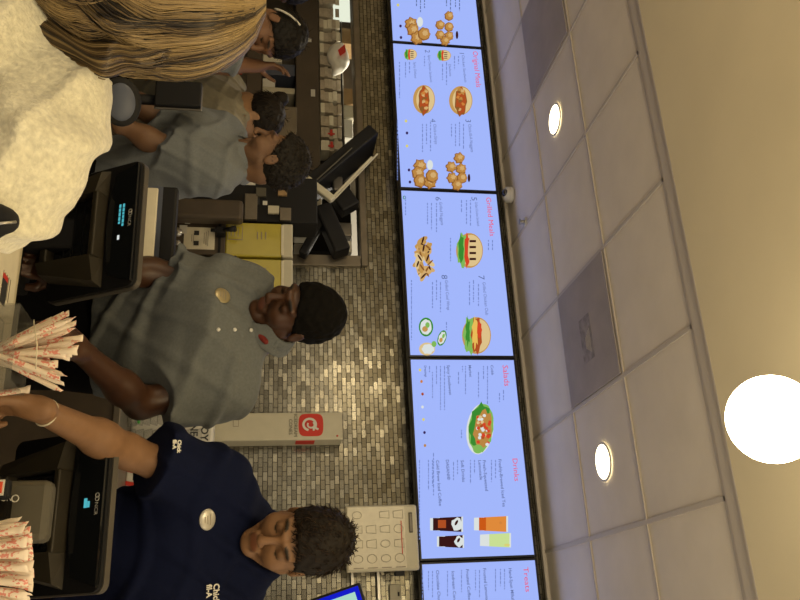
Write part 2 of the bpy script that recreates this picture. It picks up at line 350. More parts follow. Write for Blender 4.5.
def hand_prims(F, wr, d, n, th=1, curl=(.3, .5, .6, .7), s=1., thumb=.4, pinch=0):
    """wr wrist, d towards the fingers, n out of the palm, th = side the thumb is on"""
    d = nrm(d); n = nrm(np.array(n)-d*(np.array(n)@d)); sd = np.cross(d, n)*th; wr = np.array(wr, float)
    F.cap(wr-d*.02, wr+d*.02, .023*s, .024*s, k=.015)
    for k, lat in enumerate((.027, .009, -.010, -.027)):
        kn = wr+(d*(.092-.004*k*k*.5)+sd*lat)*s
        F.cap(wr+(d*.015+sd*lat*.6)*s, kn, .0125*s, .0105*s, k=.012)
        L = (.074, .082, .076, .060)[k]*s; p = kn; ang = curl[k]*.8
        for j, (fr, r1, r2) in enumerate(((.45, .0092, .0085), (.30, .0085, .0078), (.25, .0078, .0066))):
            dirv = nrm(d*math.cos(ang)+n*math.sin(ang)+sd*lat*1.5); q = p+dirv*L*fr; F.cap(p, q, r1*s, r2*s, k=.003); p = q; ang += curl[k]
    b = wr+(d*.022+sd*.022)*s; t1 = b+nrm(sd*.65+d*.75+n*.45)*.046*s
    t2 = t1+nrm(d*.8+n*(.3+thumb)+sd*(.25-thumb*.6))*.033*s; t3 = t2+nrm(d*.75+n*(.2+thumb)-sd*thumb*.6)*.026*s
    F.cap(b, t1, .0155*s, .0115*s, k=.012); F.cap(t1, t2, .0110*s, .0095*s, k=.004); F.cap(t2, t3, .0095*s, .0075*s, k=.003)
def strands(paths, r, cols, n=3):
    """paths (N,T,3) -> thin tapered tubes"""
    P = np.asarray(paths, float); N, T, _ = P.shape; t = np.gradient(P, axis=1); t /= np.linalg.norm(t, axis=2, keepdims=True)+1e-9
    ref = np.array([.31, .52, .79]); a = np.cross(t, ref); a /= np.linalg.norm(a, axis=2, keepdims=True)+1e-9; b = np.cross(t, a)
    rad = r*(1-.75*np.linspace(0, 1, T)**3)[None, :, None]; V = []
    for k in range(n): an = 2*math.pi*k/n; V.append(P+(a*math.cos(an)+b*math.sin(an))*rad)
    V = np.stack(V, 2).reshape(-1, 3); base = (np.arange(N)[:, None, None]*T+np.arange(T-1)[None, :, None])*n; k = np.arange(n)[None, None, :]; k2 = (k+1) % n
    Q = np.stack([base+k, base+k2, base+n+k2, base+n+k], 3).reshape(-1, 4)
    return V, Q, np.repeat(np.asarray(cols, np.float32), T*n, axis=0)
def joined(name, parts, m, parent):
    V = []; Q = []; Cc = []; n = 0
    for v, q, c in parts: V.append(v); Q.append(np.asarray(q)+n); Cc.append(c); n += len(v)
    return npmesh(name, np.concatenate(V), np.concatenate(Q), m, parent, np.concatenate(Cc))
def short_hair(c, Rm, s, parent, dark, light, length=.03, lift=.012, hairline=.058, nst=900, m='hair_d', frizz=.5, top=.0, back=-.06, wid=1., hl=.95):
    """hair that covers the skull behind the hairline: a shell plus many short locks"""
    c = np.array(c, float); h = .003
    F = Field(c-.15*s, c+.15*s, h)
    def P(x, y, z): return c+Rm.T@(np.array([x, y, z])*s)
    F.ell(P(0, -.018, .035), np.array([.073*wid+lift*.6, .092+lift, .082+lift+top])*s, Rm, k=0)
    # hairline: cut away forehead and face
    F.plane(P(0, .0, -.02), Rm.T@nrm([0, hl, -1]))
    F.ell(P(0, .105, -.01), np.array([.056, .06, hairline+.01])*s, Rm, k=.008, sub=True)
    F.plane(P(0, -.05, back), Rm.T@np.array([0, 0, -1.]))
    F.disp(lambda p: .003*wav(p, 130, 1)+.002*wav(p, 260, 3)*frizz)
    V, Q = F.mesh(1); cc = np.tile(np.array(dark, np.float32), (len(V), 1))
    parts = [(V, Q, cc)]
    if nst:
        q = (V-c)@Rm.T/s; ok = np.argwhere(q[:, 2] > -.02)[:, 0]; pick = rng.choice(ok, nst); root = q[pick]; nor = nrm1(root-np.array([0, -.018, .02]))
        flow = np.array([.25, .9, .15])[None, :]*np.where(root[:, 1:2] > -.02, 1, .3)+np.array([0, 0, -.8])*(root[:, 1:2] < -.02)
        flow = flow-(flow*nor).sum(1, keepdims=True)*nor; flow = nrm1(flow+rng.normal(0, .35*frizz+.1, flow.shape)); T = 6; tt = np.linspace(0, 1, T)[None, :, None]
        path = root[:, None, :]-nor[:, None, :]*.004+flow[:, None, :]*tt*length+nor[:, None, :]*(np.sin(tt*2.9)*length*.11+.0025*frizz*np.sin(tt*5+rng.uniform(0,6.28,(nst,1,1))))
        w = rng.random((nst, 1))**2; cs = np.array(dark)*(1-w)+np.array(light)*w
        parts.append(strands(c+(path*s)@Rm, .0013*s, cs))
    return joined('hair', parts, m, parent)
def nrm1(a): return a/(np.linalg.norm(a, axis=-1, keepdims=True)+1e-9)

def person(label, sp, group=None):
    """sp: head c/fwd/up/s, skin, sh (2 shoulders), hips, arms [(elbow, wrist, hand args)], shirt material, sleeve fraction"""
    h = sp.get('h', .005); hc = np.array(sp['head'], float); Rm = hframe(sp['fwd'], sp['up']); s = sp.get('s', 1.)
    sA, sB = [np.array(p, float) for p in sp['sh']]; hip = np.array(sp['hips'], float); lat = nrm(sB-sA); nb = (sA+sB)/2+np.array([0, 0, .035]); 
    if 'nb' in sp: nb = np.array(sp['nb'], float)
    pts = [hc+.16, hc-.16, sA, sB, hip-.15, hip+.15]
    for a in sp['arms']: pts += [np.array(a[0]), np.array(a[1])+.15, np.array(a[1])-.15]
    pts = np.array(pts); lo = pts.min(0)-.11; hi = pts.max(0)+.11
    B = Field(lo, hi, h)
    mid = (sA+sB)/2-np.array([0, 0, .10]); bw = sp.get('bulk', 1.)
    for t in (-1, 1): B.cap(mid+lat*t*.07, hip+lat*t*.055, .095*bw, .085*bw, k=.05)
    B.cap(nb, sA, .05, .048, k=.04); B.cap(nb, sB, .05, .048, k=.04)
    B.cap(nb-np.array([0, 0, .03]), hc+Rm.T@np.array([0, -.035, -.05])*s, .056*sp.get('nk', 1), .052*sp.get('nk', 1), k=.03)
    head_prims(B, hc, Rm, s, fat=sp.get('fat', 1.))
    for S_, a in zip((sA, sB), sp['arms']):
        el, wr = np.array(a[0], float), np.array(a[1], float); ar = sp.get('ar', 1.)
        B.cap(S_, el, .048*ar, .040*ar, k=.03); B.cap(el, el+(wr-el)*.35, .041*ar, .042*ar, k=.02); B.cap(el+(wr-el)*.3, wr, .041*ar, .025*ar, k=.02)
        if len(a) > 2: hand_prims(B, wr, *a[2][:2], **a[2][2])
    root = B.build('person', sp.get('skinmat', 'skin'), None, lambda V: face_colour(V, hc, Rm, s, sp['skin'], brow=sp.get('brow', (.02, .015, .01)), lip=sp.get('lip'), beard=sp.get('beard')))
    tag(root, label, 'person', group)
    # polo shirt
    G = Field(lo-.03, hi+.03, max(h, .005))
    sr = sp.get('sr', .068)
    for t in (-1, 1): G.cap(mid+lat*t*.075, hip+lat*t*.065, .115*bw, .115*bw, k=.06)
    G.ell((sA+sB)/2-np.array([0, 0, .06]), (.19*bw, .12*bw, .13), hframe(np.cross([0, 0, 1], lat), [0, 0, 1]), k=.05)
    for S_, a in zip((sA, sB), sp['arms']):
        G.cap(nb-np.array([0, 0, .02]), S_, sp.get('trap', .060), sr*.93, k=.045)
        G.cap(S_, a[0], sr, sr*sp.get('flare', 1.03), k=.05, flat=sp.get('sleeve', .62))
    nd = nrm(hc-nb)
    G.cap(nb+nd*.0, nb+nd*.12, .060*sp.get('nk', 1), k=.01, sub=True)
    ff = nrm(np.cross([0, 0, 1], lat));  ff = ff if ff@Rm[1] > 0 else -ff
    for k_, (dd, fq, am) in enumerate(sp.get('folds', [((.3, .2, 1), 55, .012), ((1, .2, -.6), 70, .008)])): G.disp(folds(dd, fq, am*sp.get('fa', 1.5), k_*2.3+sp.get('seed', 0)))
    G.plane(hip-np.array([0, 0, sp.get('hem', .10)]), (0, 0, -1))
    G.build('polo_shirt', sp['shirt'], root)
    if sp.get('collar'):
        K = Field(nb-.16, nb+.16, .004); a = nb+nd*sp.get('coll', .012)
        K.cap(a, a+nd*.050, .097, .072, k=0, flat=1, flat0=True); K.cap(a-nd*.02, a+nd*.07, .096, .058, k=.002, sub=True)
        K.ell(a+ff*.09+nd*.01, (.020, .05, .07), hframe(ff, [0, 0, 1]), k=.004, sub=True)
        K.disp(lambda p: .002*wav(p, 40, 2)); K.build('collar', sp['collar'], root)
    # trousers and shoes reach the floor
    T = Field(np.array([hip[0]-.32, hip[1]-.36, 0]), np.array([hip[0]+.32, hip[1]+.34, hip[2]+.14]), .012)
    bk = -ff*.02
    for t in (-1, 1):
        hj = hip+lat*t*.07; ft = np.array([hip[0]+lat[0]*t*.11+bk[0], hip[1]+lat[1]*t*.11+bk[1], .06]); kn = (hj+ft)/2+ff*.02
        T.cap(hj, kn, .098, .07, k=.04); T.cap(kn, ft, .07, .055, k=.03)
    T.cap(hip-lat*.05, hip+lat*.05, .11, k=.05); T.plane(hip+np.array([0, 0, .03]), (0, 0, 1)); T.plane((0, 0, .04), (0, 0, -1))
    T.build('trousers', 'trousers', root)
    for t in (-1, 1):
        ft = np.array([hip[0]+lat[0]*t*.11+bk[0], hip[1]+lat[1]*t*.11+bk[1], .04]); Sh = Field(ft-.22, ft+.22, .008)
        Sh.cap(ft-ff*.05, ft+ff*.13, .042, .038, k=.01); Sh.plane((0, 0, .004), (0, 0, -1)); Sh.build('shoe', 'black', root)
    return root, hc, Rm, s, B, G

# ------------------------------------------------------------ text
def text_mesh(txt, size, bold=0):
    cu = bpy.data.curves.new('t', 'FONT'); cu.body = txt; cu.size = size; cu.offset = bold; cu.resolution_u = 2
    o = bpy.data.objects.new('t', cu); col.objects.link(o); bpy.context.view_layer.update()
    me = bpy.data.meshes.new_from_object(o.evaluated_get(bpy.context.evaluated_depsgraph_get()))
    v = [tuple(p.co) for p in me.vertices]; f = [list(p.vertices) for p in me.polygons]
    bpy.data.objects.remove(o); bpy.data.curves.remove(cu); bpy.data.meshes.remove(me); return v, f
def put_text(mb, txt, size, o, ax, ay, m, bold=0, fit=None):
    v, f = text_mesh(txt, size, bold)
    o = np.array(o, float); ax = np.array(ax, float); ay = np.array(ay, float)
    w = max(p[0] for p in v); k = 1 if fit is None else fit/w
    mb.add([o+ax*p[0]*k+ay*p[1] for p in v], f, m)

# ============================================================ THE ROOM
CZ = 3.036                      # tiled ceiling height
GX = lambda k: -3.410+.61*k
GY = [4.43, 3.757, 3.147, 2.537]
WY = 4.43                       # mosaic wall
mb = MB(); mb.box((-1.6, 1.6, -.05), (9, 9.5, .1), 'floor'); struct(mb.build('floor'))
mb = MB(); mb.box((-1.6, (2.49+6.5)/2, CZ+.03), (9, 6.5-2.49, .05), 'tile'); struct(mb.build('ceiling'))
mb = MB(); mb.box((-1.6, (2.44-3.2)/2, CZ+.01), (9, 2.44+3.2, .06), 'drywall'); struct(mb.build('ceiling_drywall'))
n = 1
def bar(a, b, w, m='tbar', h=.0055, z=CZ):
    global n
    q = MB(); a = np.array(a); b = np.array(b); c = (a+b)/2; L = np.linalg.norm(b-a); along = 0 if abs(b[0]-a[0]) > abs(b[1]-a[1]) else 1
    q.box((c[0], c[1], z+.004-h/2), (L, w, h) if along == 0 else (w, L, h), m, .0015, seg=1); struct(q.build('trim_%d' % n)); n += 1
for y in GY[1:3]: bar((-6.1, y, 0), (2.9, y, 0), .016)
for k in range(-4, 11):
    for y0, y1 in ((2.545, 3.139), (3.155, 3.749), (3.765, 4.40)): bar((GX(k), y0, 0), (GX(k), y1, 0), .020)
bar((-6.1, 2.548, 0), (2.9, 2.548, 0), .020)
bar((-6.1, 2.533, 0), (2.9, 2.533, 0), .006, 'gap', .004)
bar((-6.1, 2.490, 0), (2.9, 2.490, 0), .074, 'tbar', .014)
bar((-6.1, 2.446, 0), (2.9, 2.446, 0), .012, 'tbar', .024)
bar((-6.1, 4.405, 0), (2.9, 4.405, 0), .03, 'tbar', .02)

# mosaic wall with the pass-through opening
ox0, ox1, oz0, oz1 = -4.55, -2.10, .92, 2.10
mb = MB()
for x0, x1, z0, z1 in ((-6.1, ox0, 0, CZ), (ox1, 2.9, 0, CZ), (ox0, ox1, oz1, CZ), (ox0, ox1, 0, oz0)):
    mb.box(((x0+x1)/2, WY+.06, (z0+z1)/2), (x1-x0, .12, z1-z0), 'mosaic')
struct(mb.build('wall_back'))
mb = MB()
mb.box(((ox0+ox1)/2, WY-.006, oz1+.014), (ox1-ox0+.12, .03, .038), 'steel', .003); mb.box((ox1+.03, WY-.006, (oz0+oz1)/2-.01), (.07, .03, oz1-oz0), 'steel', .003)
mb.box((ox0-.03, WY-.006, (oz0+oz1)/2-.01), (.07, .03, oz1-oz0), 'steel', .003); mb.box(((ox0+ox1)/2, WY+.04, oz0-.01), (ox1-ox0, .2, .02), 'steel')
mb.box((ox1+.001, WY+.06, (oz0+oz1)/2), (.012, .14, oz1-oz0), 'steel'); mb.box(((ox0+ox1)/2, WY+.06, oz1-.001), (ox1-ox0, .14, .012), 'steel')
struct(mb.build('window_1'))
mb = MB(); mb.box((-6.15, 1.6, CZ/2), (.1, 9.5, CZ), 'drywall'); struct(mb.build('wall_left'))
mb = MB(); mb.box((-1.6, 6.35, CZ/2), (9, .1, CZ), 'wallp'); struct(mb.build('wall_kitchen'))

# ceiling fittings
def can(x, y, label):
    r = empty('recessed_light', (x, y, CZ), label, 'ceiling light', 'recessed lights in the tiled ceiling')
    q = MB()
    N_ = 40; prof = [(.076, -.001), (.078, -.005), (.086, -.004), (.088, .0)]; v = []; f = []
    for i in range(N_):
        a = 2*math.pi*i/N_
        for rr, z in prof: v.append((rr*math.cos(a), rr*math.sin(a), z))
    for i in range(N_):
        for j in range(3): f.append([i*4+j, ((i+1) % N_)*4+j, ((i+1) % N_)*4+j+1, i*4+j+1][::-1])
    q.add(v, f, 'white', True); q.build('trim_ring', r)
    q = MB(); q.cyl((0, 0, -.0045), (0, 0, -.0015), .077, M['lamp_can'], n=40); q.build('lens', r)
    l = bpy.data.lights.new('recessed_spot', 'SPOT'); l.energy = 26; l.color = (1, .86, .62); l.spot_size = 1.9; l.spot_blend = .7; l.shadow_soft_size = .06
    o = bpy.data.objects.new('recessed_spot', l); col.objects.link(o); o.location = (x, y, CZ-.02)
M['lamp_can'] = emit('lamp_can', (255, 236, 190), 5.0)
M['globe'] = emit('globe_glow', (255, 236, 190), 14.0)
can(-2.495, 3.475, 'round recessed light set in the tile above the second menu screen')
can(-.665, 3.475, 'round recessed light between the vent with a smudge and the globe lamp')
def vent(k, label, decal):
    r = empty('ceiling_vent', (GX(k)+.305, 3.452, CZ), label, 'air vent', 'grey vents in the tiled ceiling')
    q = MB(); q.box((0, 0, -.004), (.585, .585, .006), 'grille', .002); q.build('perforated_panel', r)
    if decal:  # label sticker on the panel, with pale printed marks
        q = MB(); q.box((.03, .00, -.0078), (.22, .13, .0012), M['decal'], .0005)
        for i in range(5): q.box((.05+.0*i, -.04+.012*i, -.009), (.12-.015*i, .004, .001), M['decal_print'])
        q.build('label_decal', r)
M['decal'] = mat('decal_grey', (.31, .28, .27), .8, noise=.3, nscale=25); M['decal_print'] = mat('pale_print', (.50, .46, .43), .8)
vent(0, 'plain grey vent panel in the ceiling, at the far end beyond both lights', False)
vent(3, 'grey vent panel with a label decal in the middle of the ceiling', True)
# little camera at the ceiling edge
rr_ = ray(512, 195); p = rr_*((CZ-EYE)/rr_[2])
r = empty('security_camera', (p[0], p[1], CZ), 'small white security camera with dark lens at the ceiling edge above the menu screens', 'security camera')
q = MB(); q.cyl((0, 0, -.001), (0, 0, -.030), .052, 'white', .050, n=32); q.sph((0, 0, -.030), (.050, .050, .034), 'white'); q.build('housing', r)
q = MB(); q.sph((0, -.022, -.050), (.024, .024, .022), 'lens'); q.build('lens_dome', r)
p = aty(501, 221, 4.1)
q = MB(); q.cyl((p[0], p[1], CZ), (p[0], p[1], CZ-.03), .010, 'steel_l'); q.cyl((p[0], p[1], CZ-.03), (p[0], p[1], CZ-.034), .018, 'steel_l'); q.cyl((p[0], p[1], CZ), (p[0], p[1], CZ-.004), .028, 'white')
tag(q.build('sprinkler_head'), 'tiny metal sprinkler head in the ceiling beside the security camera', 'sprinkler')
# hanging globe lamp
g = W(772, 419, 1.75); gr = .094
r = empty('pendant_lamp', tuple(g), 'glowing white globe lamp hanging from the plain ceiling', 'pendant lamp')
q = MB(); q.sph((0, 0, 0), gr, 'globe', 40); q.build('glass_globe', r)
q = MB(); q.cyl((0, 0, gr-.012), (0, 0, gr+.035), .034, 'black', .028); q.cyl((0, 0, gr+.03), (0, 0, CZ-g[2]-.03), .006, 'black'); q.build('stem', r)
q = MB(); q.cyl((0, 0, CZ-g[2]-.055), (0, 0, CZ-g[2]-.02), .06, 'black'); q.build('canopy', r)
def pt(name, loc, e, c, size=.1, kind='POINT', rot=None, sx=1, sy=1):
    l = bpy.data.lights.new(name, kind); l.energy = e; l.color = c
    if kind == 'POINT': l.shadow_soft_size = size
    if kind == 'AREA': l.shape = 'RECTANGLE'; l.size = sx; l.size_y = sy
    o = bpy.data.objects.new(name, l); col.objects.link(o); o.location = loc
    if rot: o.rotation_euler = rot
    return o
pt('unseen_dining_lamp', (.25, .15, 2.5), 30, (1, .80, .50), .10)  # unseen lamps on the dining side, added to light customer and ceiling
pt('unseen_dining_lamp', (1.6, .6, 2.5), 14, (1, .80, .50), .10)
pt('unseen_dining_lamp', (-2.4, .3, 2.45), 22, (1, .80, .50), .12)
pt('kitchen_light', (-3.4, 5.3, 2.95), 26, (1, .90, .70), kind='AREA', sx=1.6, sy=.6, rot=(0, 0, 0))
pt('kitchen_light', (-2.6, 5.6, 2.95), 14, (1, .92, .78), kind='AREA', sx=.6, sy=.6, rot=(0, 0, 0))
w = bpy.data.worlds.new('ambient_fill'); C.world = w; w.use_nodes = True; w.node_tree.nodes['Background'].inputs[0].default_value = (1, .84, .60, 1); w.node_tree.nodes['Background'].inputs[1].default_value = .62  # even warm fill light, added through the open unseen sides of the room

# ============================================================ MENU SCREENS
BY = 4.268
def B(px, py, dy=0):
    a = aty(px, py, BY-dy); return a
LAY = [0]
def disc(mb, px, py, rx, ry, m, rot=0, n=18, jag=0):
    LAY[0] += 1; dy = .0006+.00004*LAY[0]; pts = []
    for i in range(n):
        a = 2*math.pi*i/n; k = 1+jag*math.sin(i*2.3+px)+jag*.6*math.sin(i*4.1+py)
        dx, dyy = rx*k*math.cos(a), ry*k*math.sin(a); pts.append(B(px+dx*math.cos(rot)-dyy*math.sin(rot), py+dx*math.sin(rot)+dyy*math.cos(rot), dy))
    mb.add(pts, [list(range(n))], m)
def quad(mb, px0, py0, px1, py1, m):
    LAY[0] += 1; dy = .0006+.00004*LAY[0]; mb.add([B(px0, py0, dy), B(px1, py0, dy), B(px1, py1, dy), B(px0, py1, dy)], [[0, 1, 2, 3]], m)
def line(mb, txt, px, py0, py1, cap, m, bold=0):
    """text on the screen: baseline at height px, running from py0 to py1, capital height cap (all bearings)"""
    a = B(px, py0, .0012); b = B(px, py1, .0012); h = B(px+cap, py0, .0012); H = abs(h[2]-a[2])
    v = b-a; v[2] = 0; L = np.linalg.norm(v)
    put_text(mb, txt, H/.70, (a[0], a[1], (a[2]+b[2])/2), (1, 0, 0), (0, 0, 1), m, bold, L)
def scribble(mb, px, py0, py1, m, cap=1.6):
    y = py0
    while y < py1:
        w = random.uniform(1.2, 4); quad(mb, px, y, px+cap*.6, min(y+w, py1), m); y += w+random.uniform(.8, 1.4)
def burger(mb, x0, x1, y0, y1, kind):
    cx, cy, rx, ry = (x0+x1)/2, (y0+y1)/2, (x1-x0)/2, (y1-y0)/2
    disc(mb, cx, cy, rx, ry, 's_bun', n=26); disc(mb, cx+rx*.12, cy, rx*.82, ry*.9, 's_bun2', n=24)
    if kind == 'plain':
        disc(mb, cx, cy+ry*.08, rx*.50, ry*1.0, 's_fry2', jag=.07); disc(mb, cx+rx*.02, cy+ry*.04, rx*.42, ry*.94, 's_meat', jag=.08); [disc(mb, cx+rx*random.uniform(-.28, .28), cy+ry*random.uniform(-.8, .75), rx*.14, ry*.13, random.choice(['s_fry', 's_fry3', 's_orange', 's_fry2']), i, 7, .2) for i in range(16)]
    if kind == 'grill':
        disc(mb, cx-rx*.5, cy, rx*.42, ry*.95, 's_lgreen', jag=.12); disc(mb, cx-rx*.62, cy-ry*.1, rx*.2, ry*.8, 's_green', jag=.2); disc(mb, cx-rx*.18, cy, rx*.2, ry*.95, 's_tom', jag=.1); disc(mb, cx+rx*.22, cy, rx*.34, ry*.85, 's_bun2', jag=.05)
        for i in range(4): quad(mb, cx+rx*.0, cy-ry*.6+i*ry*.34, cx+rx*.48, cy-ry*.6+i*ry*.34+ry*.13, 's_dark')
    if kind == 'club':
        disc(mb, cx-rx*.45, cy, rx*.45, ry*.98, 's_lgreen', jag=.12); disc(mb, cx-rx*.6, cy-ry*.2, rx*.15, ry*.7, 's_green', jag=.2); disc(mb, cx+.0, cy, rx*.36, ry*.98, 's_meat', jag=.1); disc(mb, cx-rx*.1, cy-ry*.15, rx*.2, ry*.8, 's_cheese', jag=.2); disc(mb, cx+rx*.2, cy-ry*.3, rx*.16, ry*.45, 's_tom', jag=.2)
def nuggets(mb, pts, r, m='s_fry'):
    for x, y in pts:
        disc(mb, x, y, r*1.15, r*1.2, 's_fry2', jag=.1); disc(mb, x+.5, y-.3, r, r*1.02, m, jag=.12); disc(mb, x+1.2, y-1, r*.5, r*.5, 's_fry3', jag=.2)
def dots(mb, L):
    for x, y, m in L: disc(mb, x, y, 1.3, 1.5, m)
SX = [-4.70, -3.605, -2.497, -1.418, -.326, .765]
Z0, Z1 = 2.322, 2.945
names = ['menu screen at the far end, showing nuggets and strips, cut by the frame', 'menu screen headed Original Meals with breaded chicken sandwiches and nuggets', 'menu screen headed Grilled Meals with grilled sandwiches and a wrap',
         'menu screen with a salad, Salads and Drinks headings and cups', 'menu screen headed Treats, next to the cup chart']
scr = []
for i in range(5):
    x0, x1 = SX[i], SX[i+1]; cx = (x0+x1)/2
    r = empty('menu_screen', (cx, BY, Z0), names[i], 'menu screen', 'row of hanging menu screens'); scr.append(r)
    q = MB(); q.box((0, .034, (Z1-Z0)/2), (x1-x0-.004, .06, Z1-Z0), 'bezel', .004); q.build('casing', r)
    q = MB(); q.box((0, .0025, (Z1-Z0)/2), (x1-x0-.028, .004, Z1-Z0-.026), 'screen'); q.build('display', r)
    q = MB(); q.box((0, .11, .3), (.2, .10, .2), 'black'); q.build('wall_bracket', r)
def part(i, fn, name):
    LAY[0] = 0
    q = MB(); fn(q); o = q.build(name, scr[i]); o.matrix_parent_inverse = Matrix.Translation(-scr[i].location); return o
# 0
part(0, lambda q: (nuggets(q, [(449, 16), (440, 25), (449, 27), (440, 35), (449, 36), (445, 41)], 4), disc(q, 457, 35, 1.3, 4, 's_dark')), 'nugget_picture')
part(0, lambda q: (nuggets(q, [(411, 24), (413, 30), (417, 38), (424, 34)], 5.5), disc(q, 420, 22, 3, 5, 's_white')), 'strip_picture')
part(0, lambda q: (dots(q, [(400.5, 26, 's_purple'), (401, 37.5, 's_purple'), (398, 5, 's_yellow')]), [scribble(q, x, 0, e, 's_text') for x, e in ((459, 11), (455, 8), (450, 12), (446, 6), (424, 8), (420, 13), (416, 6))]), 'small_print')
# 1
part(1, lambda q: line(q, 'Original Meals', 474.5, 51, 87, 5, 's_red'), 'heading')
def t1(q):
    for t, a in (('1', (459.5, 51.5, 53.5, 4.5)), ('3', (465.5, 119, 122, 5.5)), ('2', (425, 49.5, 52.5, 5)), ('4', (430.5, 118.5, 122, 5))): line(q, t, *a, 's_text', .0)
    line(q, 'Chicken Sandwich', 463, 55, 82, 2.6, 's_text'); line(q, 'Spicy Chicken Sandwich', 429, 55, 82, 2.4, 's_text'); line(q, 'Chick-fil-A Nuggets', 469.5, 124, 152, 3, 's_text'); line(q, 'Chick-n-Strips', 434, 124, 144, 3, 's_text')
    line(q, 'Deluxe', 449, 64, 76, 2.4, 's_text'); line(q, 'Spicy Deluxe', 414, 62, 78, 2.4, 's_text')
part(1, t1, 'menu_text')
part(1, lambda q: [scribble(q, x, a, b, 's_grey') for x, a, b in ((458, 56, 64), (454, 56, 70), (446, 62, 86), (442, 64, 80), (424, 56, 66), (409, 62, 74), (405, 62, 78), (463, 124, 150), (459, 122, 146), (455, 124, 146), (451, 124, 138), (430, 122, 152), (426, 124, 144), (422, 124, 152), (399, 62, 98), (397, 120, 180))], 'small_print')
part(1, lambda q: (burger(q, 413, 435, 85, 114, 'plain'), burger(q, 449, 472.5, 86, 115, 'plain')), 'sandwich_picture')
part(1, lambda q: burger(q, 404, 417, 49, 60, 'grill'), 'small_sandwich_picture')
part(1, lambda q: burger(q, 437, 451, 50, 61, 'grill'), 'small_sandwich_picture')
part(1, lambda q: (nuggets(q, [(459, 158), (451, 167), (461, 169), (452, 178), (462, 178), (457, 185)], 4.6), disc(q, 469, 178, 1.3, 4, 's_dark')), 'nugget_picture')
part(1, lambda q: (nuggets(q, [(420, 166), (418, 173), (420, 181), (430, 182), (432, 176)], 5.6), disc(q, 430, 165, 3, 5, 's_white')), 'strip_picture')
part(1, lambda q: dots(q, [(407, 133, 's_purple'), (409, 170, 's_purple'), (410, 182, 's_purple'), (406, 121, 's_yellow'), (407, 146, 's_yellow')]), 'sauce_dots')
# 2
part(2, lambda q: line(q, 'Grilled Meals', 488, 197, 236, 4.8, 's_red'), 'heading')
def t2(q):
    for t, a in (('5', (471.5, 196.5, 200.5, 5.5)), ('6', (435.5, 196.5, 200.5, 5.5)), ('7', (478.5, 275, 279.5, 6)), ('8', (441.5, 274.5, 279, 6))): line(q, t, *a, 's_text')
    line(q, 'Grilled Chicken Sandwich', 476, 202, 226, 2.6, 's_text'); line(q, 'Grilled Nuggets', 440, 202, 225, 3, 's_text'); line(q, 'Grilled Chicken Club', 484, 282, 315, 3, 's_text'); line(q, 'Grilled Cool Wrap', 446, 280, 310, 3, 's_text')
part(2, t2, 'menu_text')
part(2, lambda q: [scribble(q, x, a, b, 's_grey') for x, a, b in ((470, 200, 226), (466, 200, 224), (461, 200, 212), (436, 203, 232), (431, 203, 230), (427, 203, 224), (488, 240, 250), (492, 240, 250), (478, 284, 306), (473, 280, 302), (469, 282, 306), (440, 282, 312), (436, 280, 300), (432, 282, 308), (450, 238, 262), (411, 280, 340), (405, 196, 216), (446, 322, 330))], 'small_print')
part(2, lambda q: burger(q, 456, 483, 233, 268, 'grill'), 'grilled_sandwich_picture')
part(2, lambda q: burger(q, 462, 491, 317, 354, 'club'), 'club_sandwich_picture')
def fries(q):
    for i in range(26):
        y = 240+36*random.random(); x = 424+random.uniform(-8, 8)*math.sin(math.pi*(y-236)/44); disc(q, x, y, 2.6, 6, random.choice(['s_bun2', 's_fry3', 's_bun']), random.uniform(-1.2, 1.2)); disc(q, x+.6, y, .9, 4, 's_dark' if i % 2 else 's_fry2', random.uniform(-1, 1))
part(2, fries, 'grilled_nugget_picture')
def wrap(q):
    for a, b, rx, ry, ro in ((426, 327, 7.2, 9.5, 0), (442, 338, 4.2, 8, .3)):
        disc(q, a, b, rx, ry, 's_green', ro, 24); disc(q, a, b, rx*.8, ry*.8, 's_white', ro, 20, .06); disc(q, a-1, b+2, rx*.4, ry*.3, 's_bun', ro); disc(q, a+1.5, b-2, rx*.3, ry*.3, 's_lgreen', ro)
    disc(q, 427, 349, 8, 6.5, 's_bun2'); disc(q, 428, 349, 6, 5, 's_white', jag=.1); disc(q, 434, 344, 2.5, 3, 's_lgreen')
part(2, wrap, 'wrap_picture')
part(2, lambda q: (disc(q, 404.5, 197.5, 1.6, 1.8, 's_green'), disc(q, 404.7, 197.5, 1, 1.1, 'screen')), 'round_icon')
# 3
part(3, lambda q: (line(q, 'Salads', 503.5, 365, 386, 5.5, 's_red'), line(q, 'Drinks', 513.5, 458, 481, 5, 's_red')), 'heading')
def t3(q):
    for t, a in (('Cobb', (491, 365, 375, 2.6)), ('Market', (469, 365, 377, 2.6)), ('Spicy Southwest', (448, 365, 395, 2.8)), ('Dressings', (424.5, 365.5, 377, 2.2)), ('Freshly-Brewed Iced Tea', (500.5, 459, 507, 3)),
                 ('Fresh-Squeezed', (484, 460, 491, 3)), ('Lemonade', (479, 460, 480, 3)), ('Soft Drinks', (461.5, 460, 482, 3)), ('DASANI\u00ae', (446.5, 459.5, 480, 3)), ('Cold Brew Iced Coffee', (437.5, 460, 506, 3))): line(q, t, *a, 's_text', .0003)
part(3, t3, 'menu_text')
part(3, lambda q: [scribble(q, x, a, b, 's_grey') for x, a, b in ((487, 366, 404), (483, 366, 380), (478, 372, 398), (465, 366, 394), (462, 366, 372), (458, 372, 384), (444, 366, 410), (440, 366, 410), (436, 366, 384), (432, 372, 398), (429, 366, 372), (461, 430, 438), (499, 393, 402), (503, 390, 400), (495, 460, 478), (491, 460, 482), (474, 460, 474), (470, 460, 484), (457, 460, 474), (453, 462, 480), (432, 460, 486), (428, 460, 490), (419, 460, 540), (433, 453, 496))], 'small_print')
